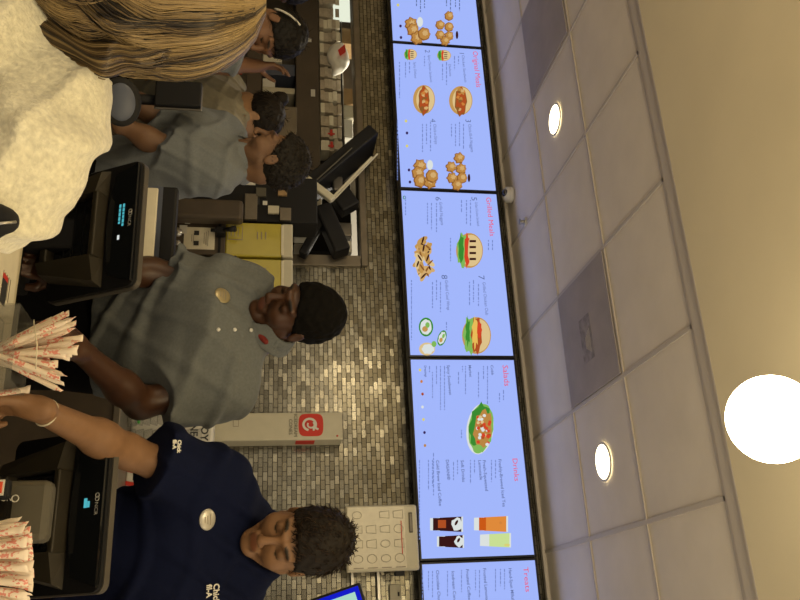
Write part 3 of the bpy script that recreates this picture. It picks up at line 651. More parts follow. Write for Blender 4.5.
def salad(q):
    disc(q, 480, 429, 13.5, 25.5, 's_white', .12, 26); disc(q, 481, 428, 12.5, 24.5, 's_lgreen', .12, 26, .04); disc(q, 480, 426, 10.5, 22, 's_green', .12, 22, .08); disc(q, 483, 429, 9, 19, 's_fry', .12, 20, .08)
    for i in range(34):
        a = random.uniform(0, 6.28); rr = random.random()**.6; disc(q, 483+8*rr*math.cos(a), 430+18*rr*math.sin(a), 1.6, 1.8, random.choice(['s_white', 's_tom', 's_tom', 's_white', 's_bun2', 's_meat']), a, 8)
    disc(q, 478, 449, 5, 4.5, 's_lgreen')
part(3, salad, 'salad_picture')
dl = [(420, 370, 's_yellow'), (421.5, 381.5, 's_orange'), (422.5, 394, 's_meat'), (422.5, 407, 's_white'), (423.5, 419.5, 's_yellow'), (424.5, 432.5, 's_purple'), (425, 445.5, 's_fry')]
part(3, lambda q: dots(q, dl), 'dressing_dots')
def cups(q):
    def cup(x0, x1, y0, y1, a, b, t):    # tapered glass, base at x0
        ym = (y0+y1)/2; w = (y1-y0)/2; LAY[0] += 1; dy = .0008
        for k, (u, v, m) in enumerate(((0, 1, a), (.3, .95, b))):
            X0, X1 = x0+(x1-x0)*u, x0+(x1-x0)*v; f0, f1 = .78+.22*u, .78+.22*v
            q.add([B(X0, ym-w*f0, dy+.0002*k), B(X1, ym-w*f1, dy+.0002*k), B(X1, ym+w*f1, dy+.0002*k), B(X0, ym+w*f0, dy+.0002*k)], [[0, 1, 2, 3]], m)
        if t == 'ice':
            for i in range(9): disc(q, x0+(x1-x0)*random.uniform(.35, .9), ym+w*random.uniform(-.7, .7), 1.6, 1.6, 's_orange', i, 5)
        if t == 'cola': disc(q, x0+(x1-x0)*.82, ym, (x1-x0)*.17, w*.85, 's_white', 0, 12, .1); disc(q, x0+(x1-x0)*.8, ym-w*.2, 1.3, w*.4, 's_dark', .5, 8)
    cup(474, 508, 516, 532, 's_white', 's_tea2', 'ice'); quad(q, 479, 517.5, 486, 530.5, 's_tea'); cup(480, 511, 533, 547.5, 's_white', 's_lemon', ''); disc(q, 507, 545, 3, 1.3, 's_yellow')
    cup(430, 463, 516.5, 532, 's_white', 's_dark', 'cola'); quad(q, 433, 518, 445, 530.5, 's_dark'); quad(q, 438, 520, 446, 528, 's_meat'); cup(437, 464, 535, 548, 's_white', 's_dark', 'cola'); quad(q, 439, 536.5, 450, 546.5, 's_dark')
part(3, cups, 'drink_picture')
# 4
part(4, lambda q: line(q, 'Treats', 524.5, 567, 592, 5, 's_red'), 'heading')
def t4(q):
    for t, a in (('Hand-Spun Milkshakes', (510.5, 568, 610, 3)), ('Frosted Lemonade', (484.5, 568, 605, 3)), ('Frosted Coffee', (467, 569, 600, 3)), ('Icedream Cone', (452.5, 571, 602, 3)), ('Chocolate Chunk Cookie', (437.5, 570, 620, 3))): line(q, t, *a, 's_text', .0003)
part(4, t4, 'menu_text')
part(4, lambda q: [scribble(q, x, a, b, 's_grey') for x, a, b in ((504, 569, 590), (500, 569, 586), (495, 569, 592), (479, 570, 598), (475, 570, 590), (461, 570, 592), (447, 571, 596), (432, 571, 598), (428, 571, 590), (422, 570, 600))], 'small_print')

# ============================================================ BEHIND THE STAFF
mb = MB()
mb.box((-2.05, 4.06, .45), (7.6, .70, .84), 'steel_d', .004); r = empty('back_counter', (-2.05, 4.06, 0), 'long stainless back counter under the mosaic wall', 'counter')
o = mb.build('cabinet_body', r); o.matrix_parent_inverse = Matrix.Translation(-r.location)
mb = MB(); mb.box((-2.05, 4.05, .885), (7.7, .74, .03), 'steel', .004); o = mb.build('worktop', r); o.matrix_parent_inverse = Matrix.Translation(-r.location)

def at_root(name, c, label, cat, group=None):
    return empty(name, tuple(c), label, cat, group)
def local(o, r): o.parent = r; o.matrix_parent_inverse = Matrix.Translation(-r.location); return o

# twin lemonade dispensers
for k, (ya, yb, lab) in enumerate(((221, 255.5, 'yellow drink dispenser farther from the counter man, showing its whole tank'), (257, 291, 'yellow drink dispenser partly hidden behind the shoulder of the man in grey'))):
    a = aty(226, ya, 4.0); b = aty(226, yb, 4.0); x0, x1 = a[0], b[0]; cx = (x0+x1)/2; wd = x1-x0-.006
    zt = aty(282, ya, 4.0)[2]; zb = aty(226, ya, 4.0)[2]; zc = aty(293, ya, 4.0)[2]
    r = at_root('drink_dispenser', (cx, 4.12, .90), lab, 'drink dispenser', 'yellow drink dispensers on the back counter')
    def L(mb, nm): return local(mb.build(nm), r)
    q = MB(); q.box((cx, 4.12, (zb+.90)/2), (wd, .24, zb-.90), 'steel_d', .004); q.box((cx, 4.00, zb-.03), (wd+.004, .01, .014), 'black'); L(q, 'base')
    q = MB(); q.box((cx, 4.12, (zb+zt)/2), (wd, .23, zt-zb), 'yellow', .008); L(q, 'tank')
    q = MB(); q.box((cx, 4.12, (zt+zc)/2), (wd, .23, zc-zt-.002), 'cream', .006); q.box((cx, 4.004, zt+.004), (wd*.9, .004, .014), 'paper'); L(q, 'lid')
    q = MB(); f = 4.004
    fx = lambda t: x0+wd*t
    q.prism([(fx(.12), f, zb+.01), (fx(.55), f, zb+.01), (fx(.55), f, zb+.09), (fx(.12), f, zb+.09)], (0, -.0008, 0), 'inkg')
    q.prism([(fx(.14), f-.001, zb+.014), (fx(.53), f-.001, zb+.014), (fx(.53), f-.001, zb+.086), (fx(.14), f-.001, zb+.086)], (0, -.0008, 0), 'yellow')
    for i in range(3): q.box((fx(.3+.02*i), f-.002, zb+.03+.018*i), (wd*.25, .001, .004), 'inkg')
    for i in range(3): q.box((fx(.40), f, zt-.13+.022*i), (wd*.22, .001, .005), 'inkg')
    L(q, 'tank_label')
    q = MB(); tx = fx(.40 if k == 0 else .22); q.box((tx, 3.975, zb-.025), (.040, .06, .05), 'black', .006); q.cyl((tx, 3.95, zb-.01), (tx, 3.93, zb+.055), .009, 'black', .018); q.cyl((tx, 3.955, zb-.03), (tx, 3.955, zb-.075), .010, 'black'); L(q, 'tap')
    q = MB()
    q.box((fx(.55 if k == 0 else .5), 4.0-.002, zb-.135), (.13, .003, .16), 'paper', .001)
    for dx in (-.03, .03): q.box((fx(.55 if k == 0 else .5)+dx, 4.0-.005, zb-.15), (.026, .002, .026), 'ink')
    for i in range(5): q.box((fx(.55 if k == 0 else .5), 4.0-.005, zb-.09-.022*(i > 2)*2-.010*i), (.09-.012*i, .001, .003), 'inkg')
    L(q, 'instruction_card')
    q = MB(); q.box((fx(.3), 4.0-.003, zb-.22), (.05, .004, .04), 'white', .001); q.box((fx(.05), 4.0-.003, zb-.20), (.03, .004, .028), 'white', .001); L(q, 'sticker')
# crumpled cling film heap in front of dispensers
q = MB()
c0 = aty(172, 245, 3.88)
for i in range(22):
    a = c0+np.array([random.uniform(-.12, .14), random.uniform(-.03, .03), random.uniform(-.05, .03)]); q.sph(tuple(a), (random.uniform(.01, .03), random.uniform(.008, .02), random.uniform(.01, .03)), 'steel_l', 6)
q.box((c0[0], c0[1]+.01, (c0[2]-.03+.9)/2), (.22, .08, c0[2]-.03-.9), 'steel_d', .004)
tag(q.build('ice_bin'), 'shiny bin heaped with crumpled foil in front of the yellow dispensers', 'bin')

# tall white cone box on the wall with emblem
def emblem(mb, o, ax, az, H, face=(0, -1, 0)):
    """rounded red badge holding a white C with a comb"""
    o = np.array(o, float); ax = np.array(ax, float); az = np.array(az, float); fn_ = np.array(face, float)
    pts = []
    for i in range(48):
        a = 2*math.pi*i/48; c_, s_ = math.cos(a), math.sin(a); x = .50*np.sign(c_)*abs(c_)**.42; z = .50*np.sign(s_)*abs(s_)**.42; z += .04*(1-(2*x)**2)*np.sign(s_)
        pts.append(o+(ax*x+az*z)*H)
    mb.prism(pts[::-1], fn_*.001, 'red')
    cnt_ = [0]
    def stroke(P, w):
        for i in range(len(P)-1):
            a = np.array(P[i]); b = np.array(P[i+1]); d = b-a; cnt_[0] += 1; nn = np.array([-d[1], d[0]])/(np.linalg.norm(d)+1e-9)*w/2; e = d/(np.linalg.norm(d)+1e-9)*w*.2
            qd = [a-nn-e, b-nn+e, b+nn+e, a+nn-e]; mb.add([o+(ax*p[0]+az*p[1])*H+fn_*(.002+.00012*cnt_[0]) for p in qd], [[0, 1, 2, 3]], 'white')
    stroke([(.02+.24*math.cos(t)*1.05-.04, -.06+.27*math.sin(t)) for t in np.linspace(math.radians(70), math.radians(345), 22)], .10)
    stroke([(-.04+.13*math.cos(t)+.04, .0+.15*math.sin(t)) for t in np.linspace(math.radians(140), math.radians(-120), 12)], .07)
    for x, z in ((.14, .20), (.24, .12), (.20, .30)): stroke([(.10, .10), (x, z)], .09)
a = aty(197, 413, 4.29); b = aty(343, 439.5, 4.29); x0, x1 = a[0], b[0]; z0 = 1.20; z1 = b[2]; BYc = 4.16
r = at_root('cone_box', ((x0+x1)/2, 4.36, z0), 'tall white wall box with a red emblem between the two front employees', 'dispenser box')
q = MB(); q.box(((x0+x1)/2, 4.36, (z0+z1)/2), (x1-x0, .138, z1-z0), 'cream', .006); q.box(((x0+x1)/2, 4.288, z0+.004), (x1-x0+.006, .012, .012), 'paper'); q.cyl((x1-.02, 4.293, z1-.03), (x1-.02, 4.288, z1-.03), .005, 'red'); local(q.build('box_body'), r)
q = MB(); e = aty(311, 425, 4.29); emblem(q, (e[0], 4.2905, e[2]), (1, 0, 0), (0, 0, 1), .122); local(q.build('emblem'), r)
q = MB(); e = aty(294, 414, 4.29); put_text(q, 'ICEDREAM', .026, (e[0], 4.289, e[2]), (1, 0, 0), (0, 0, 1), 'ink'); e = aty(289, 419, 4.29); put_text(q, 'CONES', .026, (e[0], 4.289, e[2]), (1, 0, 0), (0, 0, 1), 'ink')
q.box((aty(236, 422, 4.29)[0], 4.289, aty(236, 420, 4.29)[2]), (.05, .001, .03), 'inkg'); q.box((aty(236, 422, 4.29)[0], 4.288, aty(236, 420, 4.29)[2]), (.044, .001, .024), 'cream'); local(q.build('lettering'), r)
q = MB()
e = aty(305, 441, 4.33)
q.box((x1+.0015, 4.345, e[2]), (.003, .08, .10), 'red')
local(q.build('side_emblem'), r)
# enjoy carton below it
a = aty(197, 405, 4.0); b = aty(215, 446, 4.0); x0 = a[0]; x1 = b[0]
zt = aty(217, 430, 4.0)[2]; r = at_root('paper_carton', ((x0+x1)/2, 4.1, .90), 'white carton lettered ENJOY ONE under the tall white wall box', 'carton')
q = MB(); q.box(((x0+x1)/2, 4.10, (zt-.02+.9)/2), (x1-x0, .2, zt-.02-.9), 'white', .01); local(q.build('carton_body'), r)
q = MB(); e = aty(212, 414, 3.998); put_text(q, 'ENJOY', .050, (x0+.03, 3.998, zt-.075), (1, 0, 0), (0, 0, 1), 'ink', .0012); put_text(q, 'ONE', .050, (x0+.05, 3.998, zt-.125), (1, 0, 0), (0, 0, 1), 'ink', .0012)
q.prism([(x0+.03, 3.998, zt-.20), (x0+.13, 3.998, zt-.19), (x0+.14, 3.998, zt-.15), (x0+.04, 3.998, zt-.16)], (0, -.001, 0), 'red'); local(q.build('lettering'), r)
# soft-serve cups, green bottle and card between the men
e = aty(150, 398, 3.95)
q = MB(); q.box((e[0]-.06, 3.95, (1.02+.90)/2), (.16, .10, .12), 'cream', .01); tag(q.build('lid_tray'), 'cream tray on the back counter beside the green bottle', 'tray')
e = aty(128, 420, 3.9); r = at_root('bottle', (e[0], 3.9, .90), 'small bottle with a bright green cap on the back counter', 'bottle')
h_ = max(.04, aty(140, 420, 3.9)[2]-.90)
q = MB(); q.cyl((0, 0, 0), (0, 0, h_*.7), .032, 'clear', .030); q.cyl((0, 0, h_*.7), (0, 0, h_*.85), .030, 'clear', .014); q.build('bottle_body', r)
q = MB(); q.cyl((0, 0, h_*.82), (0, 0, h_), .017, 'green'); q.build('cap', r)
e = aty(165, 424, 3.92)
for k, (dx, hh, lab) in enumerate(((-.03, .30, 'stack of clear plastic cups beside the green capped bottle'), (.06, .34, 'taller stack of clear plastic cups under the white carton'))):
    q = MB()
    for j in range(9): q.cyl((e[0]+dx, 3.92, .90+hh*j/9), (e[0]+dx, 3.92, .90+hh*(j+1)/9-.003), .030, 'clear', .038)
    tag(q.build('cup_stack'), lab, 'cups')
r = at_root('carton', (aty(150, 466, 4.0)[0], 4.05, .90), 'white carton with red lettering seen under the arm of the man in navy', 'carton')
e = aty(150, 466, 4.0); zt = aty(150, 466, 4.0)[2]
q = MB(); q.box((0, 0, (zt-.9)/2), (.26, .14, zt-.9), 'white', .006); q.build('carton_body', r)
q = MB()
for i, t in enumerate(((-.08, -.02), (-.02, .03), (.05, .09))): q.prism([(t[0], -.071, zt-.9-.20), (t[0]+.02, -.071, zt-.9-.20), (t[1]+.01, -.071, zt-.9-.06), (t[1]-.01, -.071, zt-.9-.06)], (0, -.001, 0), 'red')
q.build('red_marks', r)

# cup chart in a holder
a = aty(345, 506, 4.19); b = aty(420, 570, 4.19); x0, x1, z0, z1 = a[0], b[0], a[2], b[2]
r = at_root('cup_chart', ((x0+x1)/2, 4.2, z0), 'cream chart of cup outlines clipped in a holder beside the drinks screen', 'chart')
q = MB(); q.box(((x0+x1)/2, 4.205, (z0+z1)/2), (x1-x0, .03, z1-z0), 'cream', .012); q.box((x0+.09, 4.187, z1-.035), (.1, .006, .018), 'grey', .002); q.box((x0+.09, 4.184, z1-.035), (.085, .003, .010), 'rim')
local(q.build('holder'), r)
q = MB(); q.box(((x0+x1)/2-.002, 4.188, (z0+z1)/2-.028), (x1-x0-.02, .004, z1-z0-.075), 'paper', .003)
local(q.build('sheet'), r)
q = MB(); yy = 4.1845
def outl(cx, cz, w, h, tp, round_):
    pts = [(cx-w*tp, cz-h), (cx+w*tp, cz-h), (cx+w, cz+h), (cx-w, cz+h)] if not round_ else [(cx+w*math.cos(t), cz+h*math.sin(t)) for t in np.linspace(0, 6.28, 13)[:-1]]
    q.tube([(p[0], yy, p[1]) for p in pts+[pts[0]]], .0011, 'inkg', 4)
Wd = x1-x0; Hh = z1-z0
for i in range(4):
    for j in range(4):
        if (i, j) in ((1, 0),): continue
        outl(x0+Wd*(.15+.22*j), z0+Hh*(.16+.19*i), .018+.003*(i % 2), .024, .75, j == 3 or (i + j) % 4 == 0)
q.box(((x0+x1)/2, yy, z1-.085), (.16, .001, .004), 'red')
for i in range(4): q.box((x1-.018, yy, z0+.06+.07*i), (.004, .001, .05), 'inkg')
local(q.build('cup_outlines'), r)
q = MB()
for sx in (x0+.03, x1-.03): q.box((sx, 4.315, z1-.09), (.03, .225, .02), 'black')
for sx in (x0+.03, x1+.01): q.box((sx, 4.22, z1-.10), (.025, .025, .05), 'black', .004)
local(q.build('wall_clip'), r)
q = MB()
for zz in (aty(352, 575, 4.4)[2], aty(378, 575, 4.4)[2]): q.box((x1+.16, 4.40, zz), (.42, .02, .012), 'steel_l')
q.box((x1+.10, 4.41, aty(395, 580, 4.4)[2]), (.1, .02, .06), 'cream', .004); q.box((x1+.10, 4.395, aty(398, 583, 4.4)[2]), (.02, .01, .008), 'black')
tag(q.build('wall_rail'), 'thin metal rail with a small cream box right of the cup chart', 'rail')
# tilted monitor beside him
c0 = aty(343, 640, 3.2)
r = at_root('monitor', tuple(c0-np.array([0, 0, .2])), 'tilted monitor with a blue bordered map at the frame edge behind the man in navy', 'monitor')
mw = Matrix.Translation(Vector(c0)) @ Matrix.Rotation(math.radians(-6), 4, 'Z') @ Matrix.Rotation(math.radians(-16), 4, 'Y')
def T_(q, nm): return local(q.build(nm), r)
q = MB(); q.box((0, 0, 0), (.34, .03, .24), 'black', .006, mw); T_(q, 'casing')
q = MB(); q.box((0, -.0165, 0), (.32, .002, .215), 's_blue', 0, mw); q.box((0, -.018, 0), (.285, .002, .18), 's_map', 0, mw); q.box((.02, -.0195, .02), (.10, .001, .06), 's_lgreen', 0, mw); T_(q, 'display')
q = MB(); q.cyl(tuple(c0+np.array([.02, .03, -.1])), (c0[0]+.05, 3.9, .9), .015, 'black'); T_(q, 'stand')

# ------------------------------------------------------------ kitchen seen through the pass-through
KY = 4.85
def kz(px, py=60): return aty(px, py, KY)[2]
r = at_root('kitchen_shelf', (-3.6, KY+.18, 0), 'brown steel shelving seen through the opening in the mosaic wall', 'shelving')
def shelf(z0, z1, nm='shelf_board'):
    q = MB(); q.box((-4.03, KY+.2, (z0+z1)/2), (2.16, .4, z1-z0), 'steel_d', .004); return local(q.build(nm), r)
shelf(kz(296), kz(319)); shelf(kz(247), kz(262))
q = MB(); q.box((-4.03, KY+.41, kz(300)), (2.16, .02, .9), 'steel'); local(q.build('back_panel'), r)
for xx in (-5.09, -2.97):
    q = MB(); q.box((xx, KY+.2, 1.55), (.04, .38, 1.14), 'steel'); local(q.build('post'), r)
q = MB()
for px, py, s1 in ((308, 40, .05), (313, 93, .03)):
    e = aty(px, py, KY-.003); q.box(tuple(e), (.035 if s1 > .04 else .06, .004, s1), 'white', .001); 
    if s1 > .04: q.box((e[0]+.004, e[1]-.003, e[2]-.01), (.02, .002, .022), 'ink')
local(q.build('shelf_tag'), r)
# stacked wraps on the upper shelf
zs = kz(320)
labs = 'white folded food wraps stacked on the kitchen shelf'
for i in range(13):
    x = aty(330, 4+i*12, KY+.06)[0]; q = MB(); hh = (kz(341, 60)-zs-.002)*random.uniform(.97, 1.04)
    nn = 5
    for j in range(nn): q.box((x+random.uniform(-.006, .006), KY+.09+random.uniform(-.01, .01), zs+hh*(j+.5)/nn), (.0812, .14, hh/nn*.985), random.choice(['wrap', 'wrap', 'wrap', 'paper']), .0012, Matrix.Rotation(0, 4, 'Z'))
    if i > 10: q.box((x, KY+.018, zs+hh*.5), (.05, .003, .018), 'red'); q.box((x+.01, KY+.017, zs+hh*.5), (.012, .003, .05), 'red')
    tag(q.build('wrap_stack'), labs, 'food wraps', 'stacks of food wraps on the kitchen shelf')
def kb(name, px0, py0, px1, py1, y, dp, m, label, cat, bev=.004, zb=None):
    a = aty(px0, py0, y); b = aty(px1, py1, y); x0, x1 = a[0], b[0]; z0 = a[2] if zb is None else zb; z1 = b[2]
    q = MB(); q.box(((x0+x1)/2, y+dp/2, (z0+z1)/2), (abs(x1-x0), dp, abs(z1-z0)), m, bev); o = q.build(name); tag(o, label, cat); return o
zt = kz(341)
q = MB(); q.box((-4.03, KY+.28, zs+.05), (2.06, .03, .10), 'steel'); q.box((-4.03, KY+.19, kz(343)), (2.06, .30, .006), 'steel_l')
tag(q.build('wire_shelf'), 'thin metal shelf just over the stacked food wraps', 'shelf')
zq = kz(343)+.004
kb('cardboard_box', 342, 28, 354, 44, KY+.1, .18, 'card', 'brown cardboard box nearest the bright panel on the top kitchen shelf', 'box', zb=zq)
kb('cardboard_box', 342, 88, 354, 104, KY+.1, .18, 'card', 'brown cardboard box beside the white bag on the top kitchen shelf', 'box', zb=zq)
kb('cardboard_box', 342, 105, 354, 118, KY+.1, .18, 'cream', 'cream box next to the brown box on the top kitchen shelf', 'box', zb=zq)
kb('plastic_tub', 342, 119, 353, 138, KY+.1, .18, 'white', 'white plastic tub at the end of the top kitchen shelf', 'tub', zb=zq)
o = kb('light_panel', 333, -6, 352, 20, KY+.02, .03, M['lamp_can2'] if 'lamp_can2' in M else emit('panel_glow', (205, 210, 190), .9), 'bright glowing panel at the far end of the kitchen opening', 'light panel')
# white carry bag with a red mark
e = aty(328, 62, KY-.05)
q = MB()
r = at_root('carry_bag', tuple(e), 'white paper bag with a red mark standing against the kitchen shelf', 'bag')
e_ = aty(338, 58, KY-.06); K = Field(e_-.22, e_+.22, .006); K.ell(e_, (.135, .045, .075), None); K.cap(e_+np.array([.05, 0, .02]), e_+np.array([.14, 0, -.03]), .04, .02, k=.03); K.disp(lambda p: .012*wav(p, 22, 2)+.005*wav(p, 60, 1)); local(K.build('bag_body', 'white', r), r)
q = MB(); pts = [aty(px, py, KY-.115) for px, py in ((338, 50), (345, 44), (346, 52), (340, 56))]; q.prism([tuple(p) for p in pts], (0, -.001, 0), 'red'); local(q.build('red_mark'), r)
# things between the shelves
z1_ = kz(263)
for nm, px0, py0, px1, py1, m, lab, cat in (('paper_box', 263, 52, 282, 62, 'paper', 'upright cream paper box between the two women in the kitchen', 'box'),
      ('steel_pan', 282, 64, 295, 76, 'bluetint', 'grey steel pan on the lower kitchen shelf', 'pan'), ('white_tray', 263, 78, 275, 87, 'white', 'white tray on the lower kitchen shelf below the pan', 'tray'),
      ('cream_carton', 288, 88, 295, 94, 'cream', 'narrow cream carton beside the grey pan on the kitchen shelf', 'carton'), ('tilted_menu', 263, 96, 283, 102, 'paper', 'thin white card standing behind the bun of the woman', 'card')):
    kb(nm, px0, py0, px1, py1, KY+.05, .2, m, lab, cat, zb=z1_)
kb('cold_cabinet', 282, 106, 297, 146, KY-.08, .07, 'steel', 'steel cabinet front behind the man with short dark curls', 'cabinet', zb=.972)
# lower kitchen worktop
q = MB(); q.box((-3.75, KY+.1, .95), (2.7, .6, .04), 'steel'); q.box((-3.75, KY+.1, .48), (2.6, .5, .92), 'steel_d'); tag(q.build('prep_table'), 'steel preparation table behind the pass-through', 'table')
kb('receipt_pad', 205, 74, 226, 92, 4.7, .02, 'paper', 'cream paper sheet standing behind the black screen', 'paper', zb=.98)
kb('red_crate', 236, 55, 242, 66, 4.7, .1, 'red', 'small red crate low in the kitchen opening', 'crate', zb=.98)

# black order screens on an arm in the opening
def slab(px0, py0, px1, py1, y, thick, depth, tilt=0):
    a = aty(px0, py0, y); b = aty(px1, py1, y); c = (a+b)/2; d = b-a; L = np.linalg.norm(d); d = d/L; z = np.array([0, 1., 0]); x = np.cross(d, z)
    mw = Matrix(((*([d[0], z[0], x[0]]), c[0]), (d[1], z[1], x[1], c[1]), (d[2], z[2], x[2], c[2]), (0, 0, 0, 1))); return mw, L
r = at_root('order_screen', tuple(aty(335, 175, 4.36)), 'black order screen tilted up in a pale frame, poking over the opening edge', 'monitor')
mw, L = slab(305, 196, 371, 141, 4.30, 0, 0); q = MB(); q.box((0, 0, 0), (L, .28, .085), 'black', .01, mw); local(q.build('screen_casing'), r)
mw, L = slab(331, 199, 372, 157, 4.15, 0, 0); q = MB(); q.box((0, 0, 0), (L, .01, .012), 'cream', .002, mw); mw, L = slab(332, 200, 378, 152, 4.15, 0, 0); q.box((0, .02, 0), (L, .01, .010), 'cream', .002, mw)
mw, L = slab(310, 186, 352, 148, 4.145, 0, 0); q.box((0, 0, 0), (L, .01, .006), 'grey', .001, mw); local(q.build('pale_edge'), r)
mw, L = slab(303, 177, 333, 200, 4.14, 0, 0); q = MB(); q.box((0, 0, 0), (L, .04, .045), 'cream', .008, mw); local(q.build('bracket'), r)
r = at_root('screen_stand', tuple(aty(330, 235, 4.36)), 'thick black slanted stand below the tilted order screen', 'stand')
mw, L = slab(322, 208, 342, 254, 4.33, 0, 0); q = MB(); q.box((0, 0, 0), (L, .12, .10), 'black', .012, mw); local(q.build('upright'), r)
mw, L = slab(325, 214, 302, 256, 4.34, 0, 0); q = MB(); q.box((0, 0, 0), (L, .08, .05), 'black', .01, mw); local(q.build('strut'), r)
mw, L = slab(335, 205, 352, 196, 4.36, 0, 0); q = MB(); q.box((0, 0, 0), (L, .10, .16), 'black', .012, mw); local(q.build('head'), r)
ob = [('oval_lid', 296, 219, 314, 229, 4.42, 'bluetint', 'slate blue oval lid below the tilted screen', 'lid'), ('white_tub', 294, 230, 312, 238, 4.46, 'white', 'white plastic tub beside the black slanted stand', 'tub'),
      ('small_tub', 294, 243, 304, 253, 4.46, 'white', 'little white tub in the corner of the opening', 'tub'), ('grey_tub', 338, 222, 352, 236, 4.46, 'rim', 'grey tub hanging right above the slanted stand', 'tub'),
      ('white_sheet', 340, 240, 352, 252, 4.47, 'white', 'white sheet in the top corner of the opening', 'sheet'), ('clear_tub', 307, 190, 322, 206, 4.40, 'paper', 'pale tub squeezed under the tilted screen bracket', 'tub'), ('steel_tub', 333, 176, 343, 190, 4.3, 'rim', 'small steel tub caught between the pale frame rails', 'tub'), ('dark_panel', 300, 203, 318, 221, 4.45, 'dark', 'dark square panel between the cup rack and the slanted stand', 'panel')]
for nm, a0, b0, a1, b1, y, m, lab, cat in ob: kb(nm, a0, b0, a1, b1, y, .08, m, lab, cat, .008)
# background machine filling opening right part
kb('holding_cabinet', 262, 168, 352, 252, 5.0, .3, 'dark', 'dark holding cabinet filling the end of the opening', 'cabinet', zb=.97)
# black cup rack with labels, left of the dispensers
r = at_root('cup_rack', tuple(aty(240, 200, 3.9)*np.array([1, 1, 0])+np.array([0, 0, .9])), 'black rack with small white labels behind the man with short dark curls', 'rack')
a = aty(232, 172, 4.0); b = aty(318, 221, 4.0); q = MB(); zt_ = b[2]
q.box(((a[0]+b[0])/2, 4.12, (.9+zt_)/2), (b[0]-a[0], .18, zt_-.9), 'black', .006); local(q.build('rack_body'), r)
q = MB()
for px, py, w_, h_, m in ((250, 183, .02, .06, 'white'), (273, 184, .02, .03, 'white'), (265, 203, .02, .025, 'white'), (254, 201, .035, .06, 'ink')):
    e = aty(px, py, 4.025); q.box(tuple(e), (w_*1.3, .004, h_), m, .001)
local(q.build('shelf_label'), r)
for px0, py0, px1, py1, m, nm in ((245, 194, 257, 220, 'steel', 'steel_divider'), (280, 208, 291, 221, 'steel', 'steel_plate'), (256, 188, 266, 197, 'grey', 'lid_slot'), (278, 187, 287, 196, 'card', 'sleeve_slot'), (268, 206, 279, 214, 'cream', 'napkin_slot')):
    a = aty(px0, py0, 4.02); b = aty(px1, py1, 4.02); q = MB(); q.box(((a[0]+b[0])/2, 4.02, (a[2]+b[2])/2), (b[0]-a[0], .016, b[2]-a[2]), m, .002); local(q.build(nm), r)
kb('steel_urn', 160, 196, 243, 219, 3.9, .085, 'steel_d', 'brushed steel urn between the curly haired man and the yellow dispensers', 'urn', .02, zb=.9)

# ============================================================ SERVICE COUNTER
r = empty('service_counter', (-.6, 1.35, 0), 'cream topped service counter along the bottom of the picture', 'counter')
q = MB(); q.box((-.6, 1.36, .975), (5.2, .64, .05), 'counter', .006); local(q.build('countertop'), r)
q = MB(); q.box((-.6, 1.38, .475), (5.1, .56, .95), 'dark', .004); local(q.build('counter_front'), r)
r = empty('register_worktop', (-.6, 1.82, 0), 'low dark worktop carrying the two registers behind the cream counter', 'counter')
q = MB(); q.box((-.6, 1.845, .86), (5.2, .32, .03), 'dark', .004); local(q.build('worktop'), r)
q = MB(); q.box((-.6, 1.86, .422), (5.1, .26, .845), 'dark', .004); local(q.build('cabinet'), r)
a = atz0 = None
def on_plane(px, py, z):
    rr = ray(px, py); k = (z-EYE)/rr[2]; p = rr*k; p[2] = z; return p
# printed mats lying on the counter
P4 = [on_plane(*p, 1.0008) for p in ((-6, 250), (20, 246), (11, 316), (-10, 316))]
q = MB(); q.prism([tuple(p) for p in P4], (0, 0, .0012), 'paper'); e = (P4[2]*.75+P4[0]*.25)
for i in range(5): q.box((e[0]-.02, e[1]-.012*i, 1.0025), (.05, .003, .0006), 'inkg')
tag(q.build('counter_mat'), 'cream paper mat with small print at the edge of the counter by the sleeve', 'mat')
q = MB(); e = on_plane(3, 292, 1.002); q.box((e[0], e[1], 1.0032), (.05, .03, .0015), 'ink', .0004); q.box((e[0]-.03, e[1], 1.0032), (.012, .03, .0015), 'red', .0004)
tag(q.build('counter_card'), 'tiny black and red card lying on the cream counter mat', 'card')

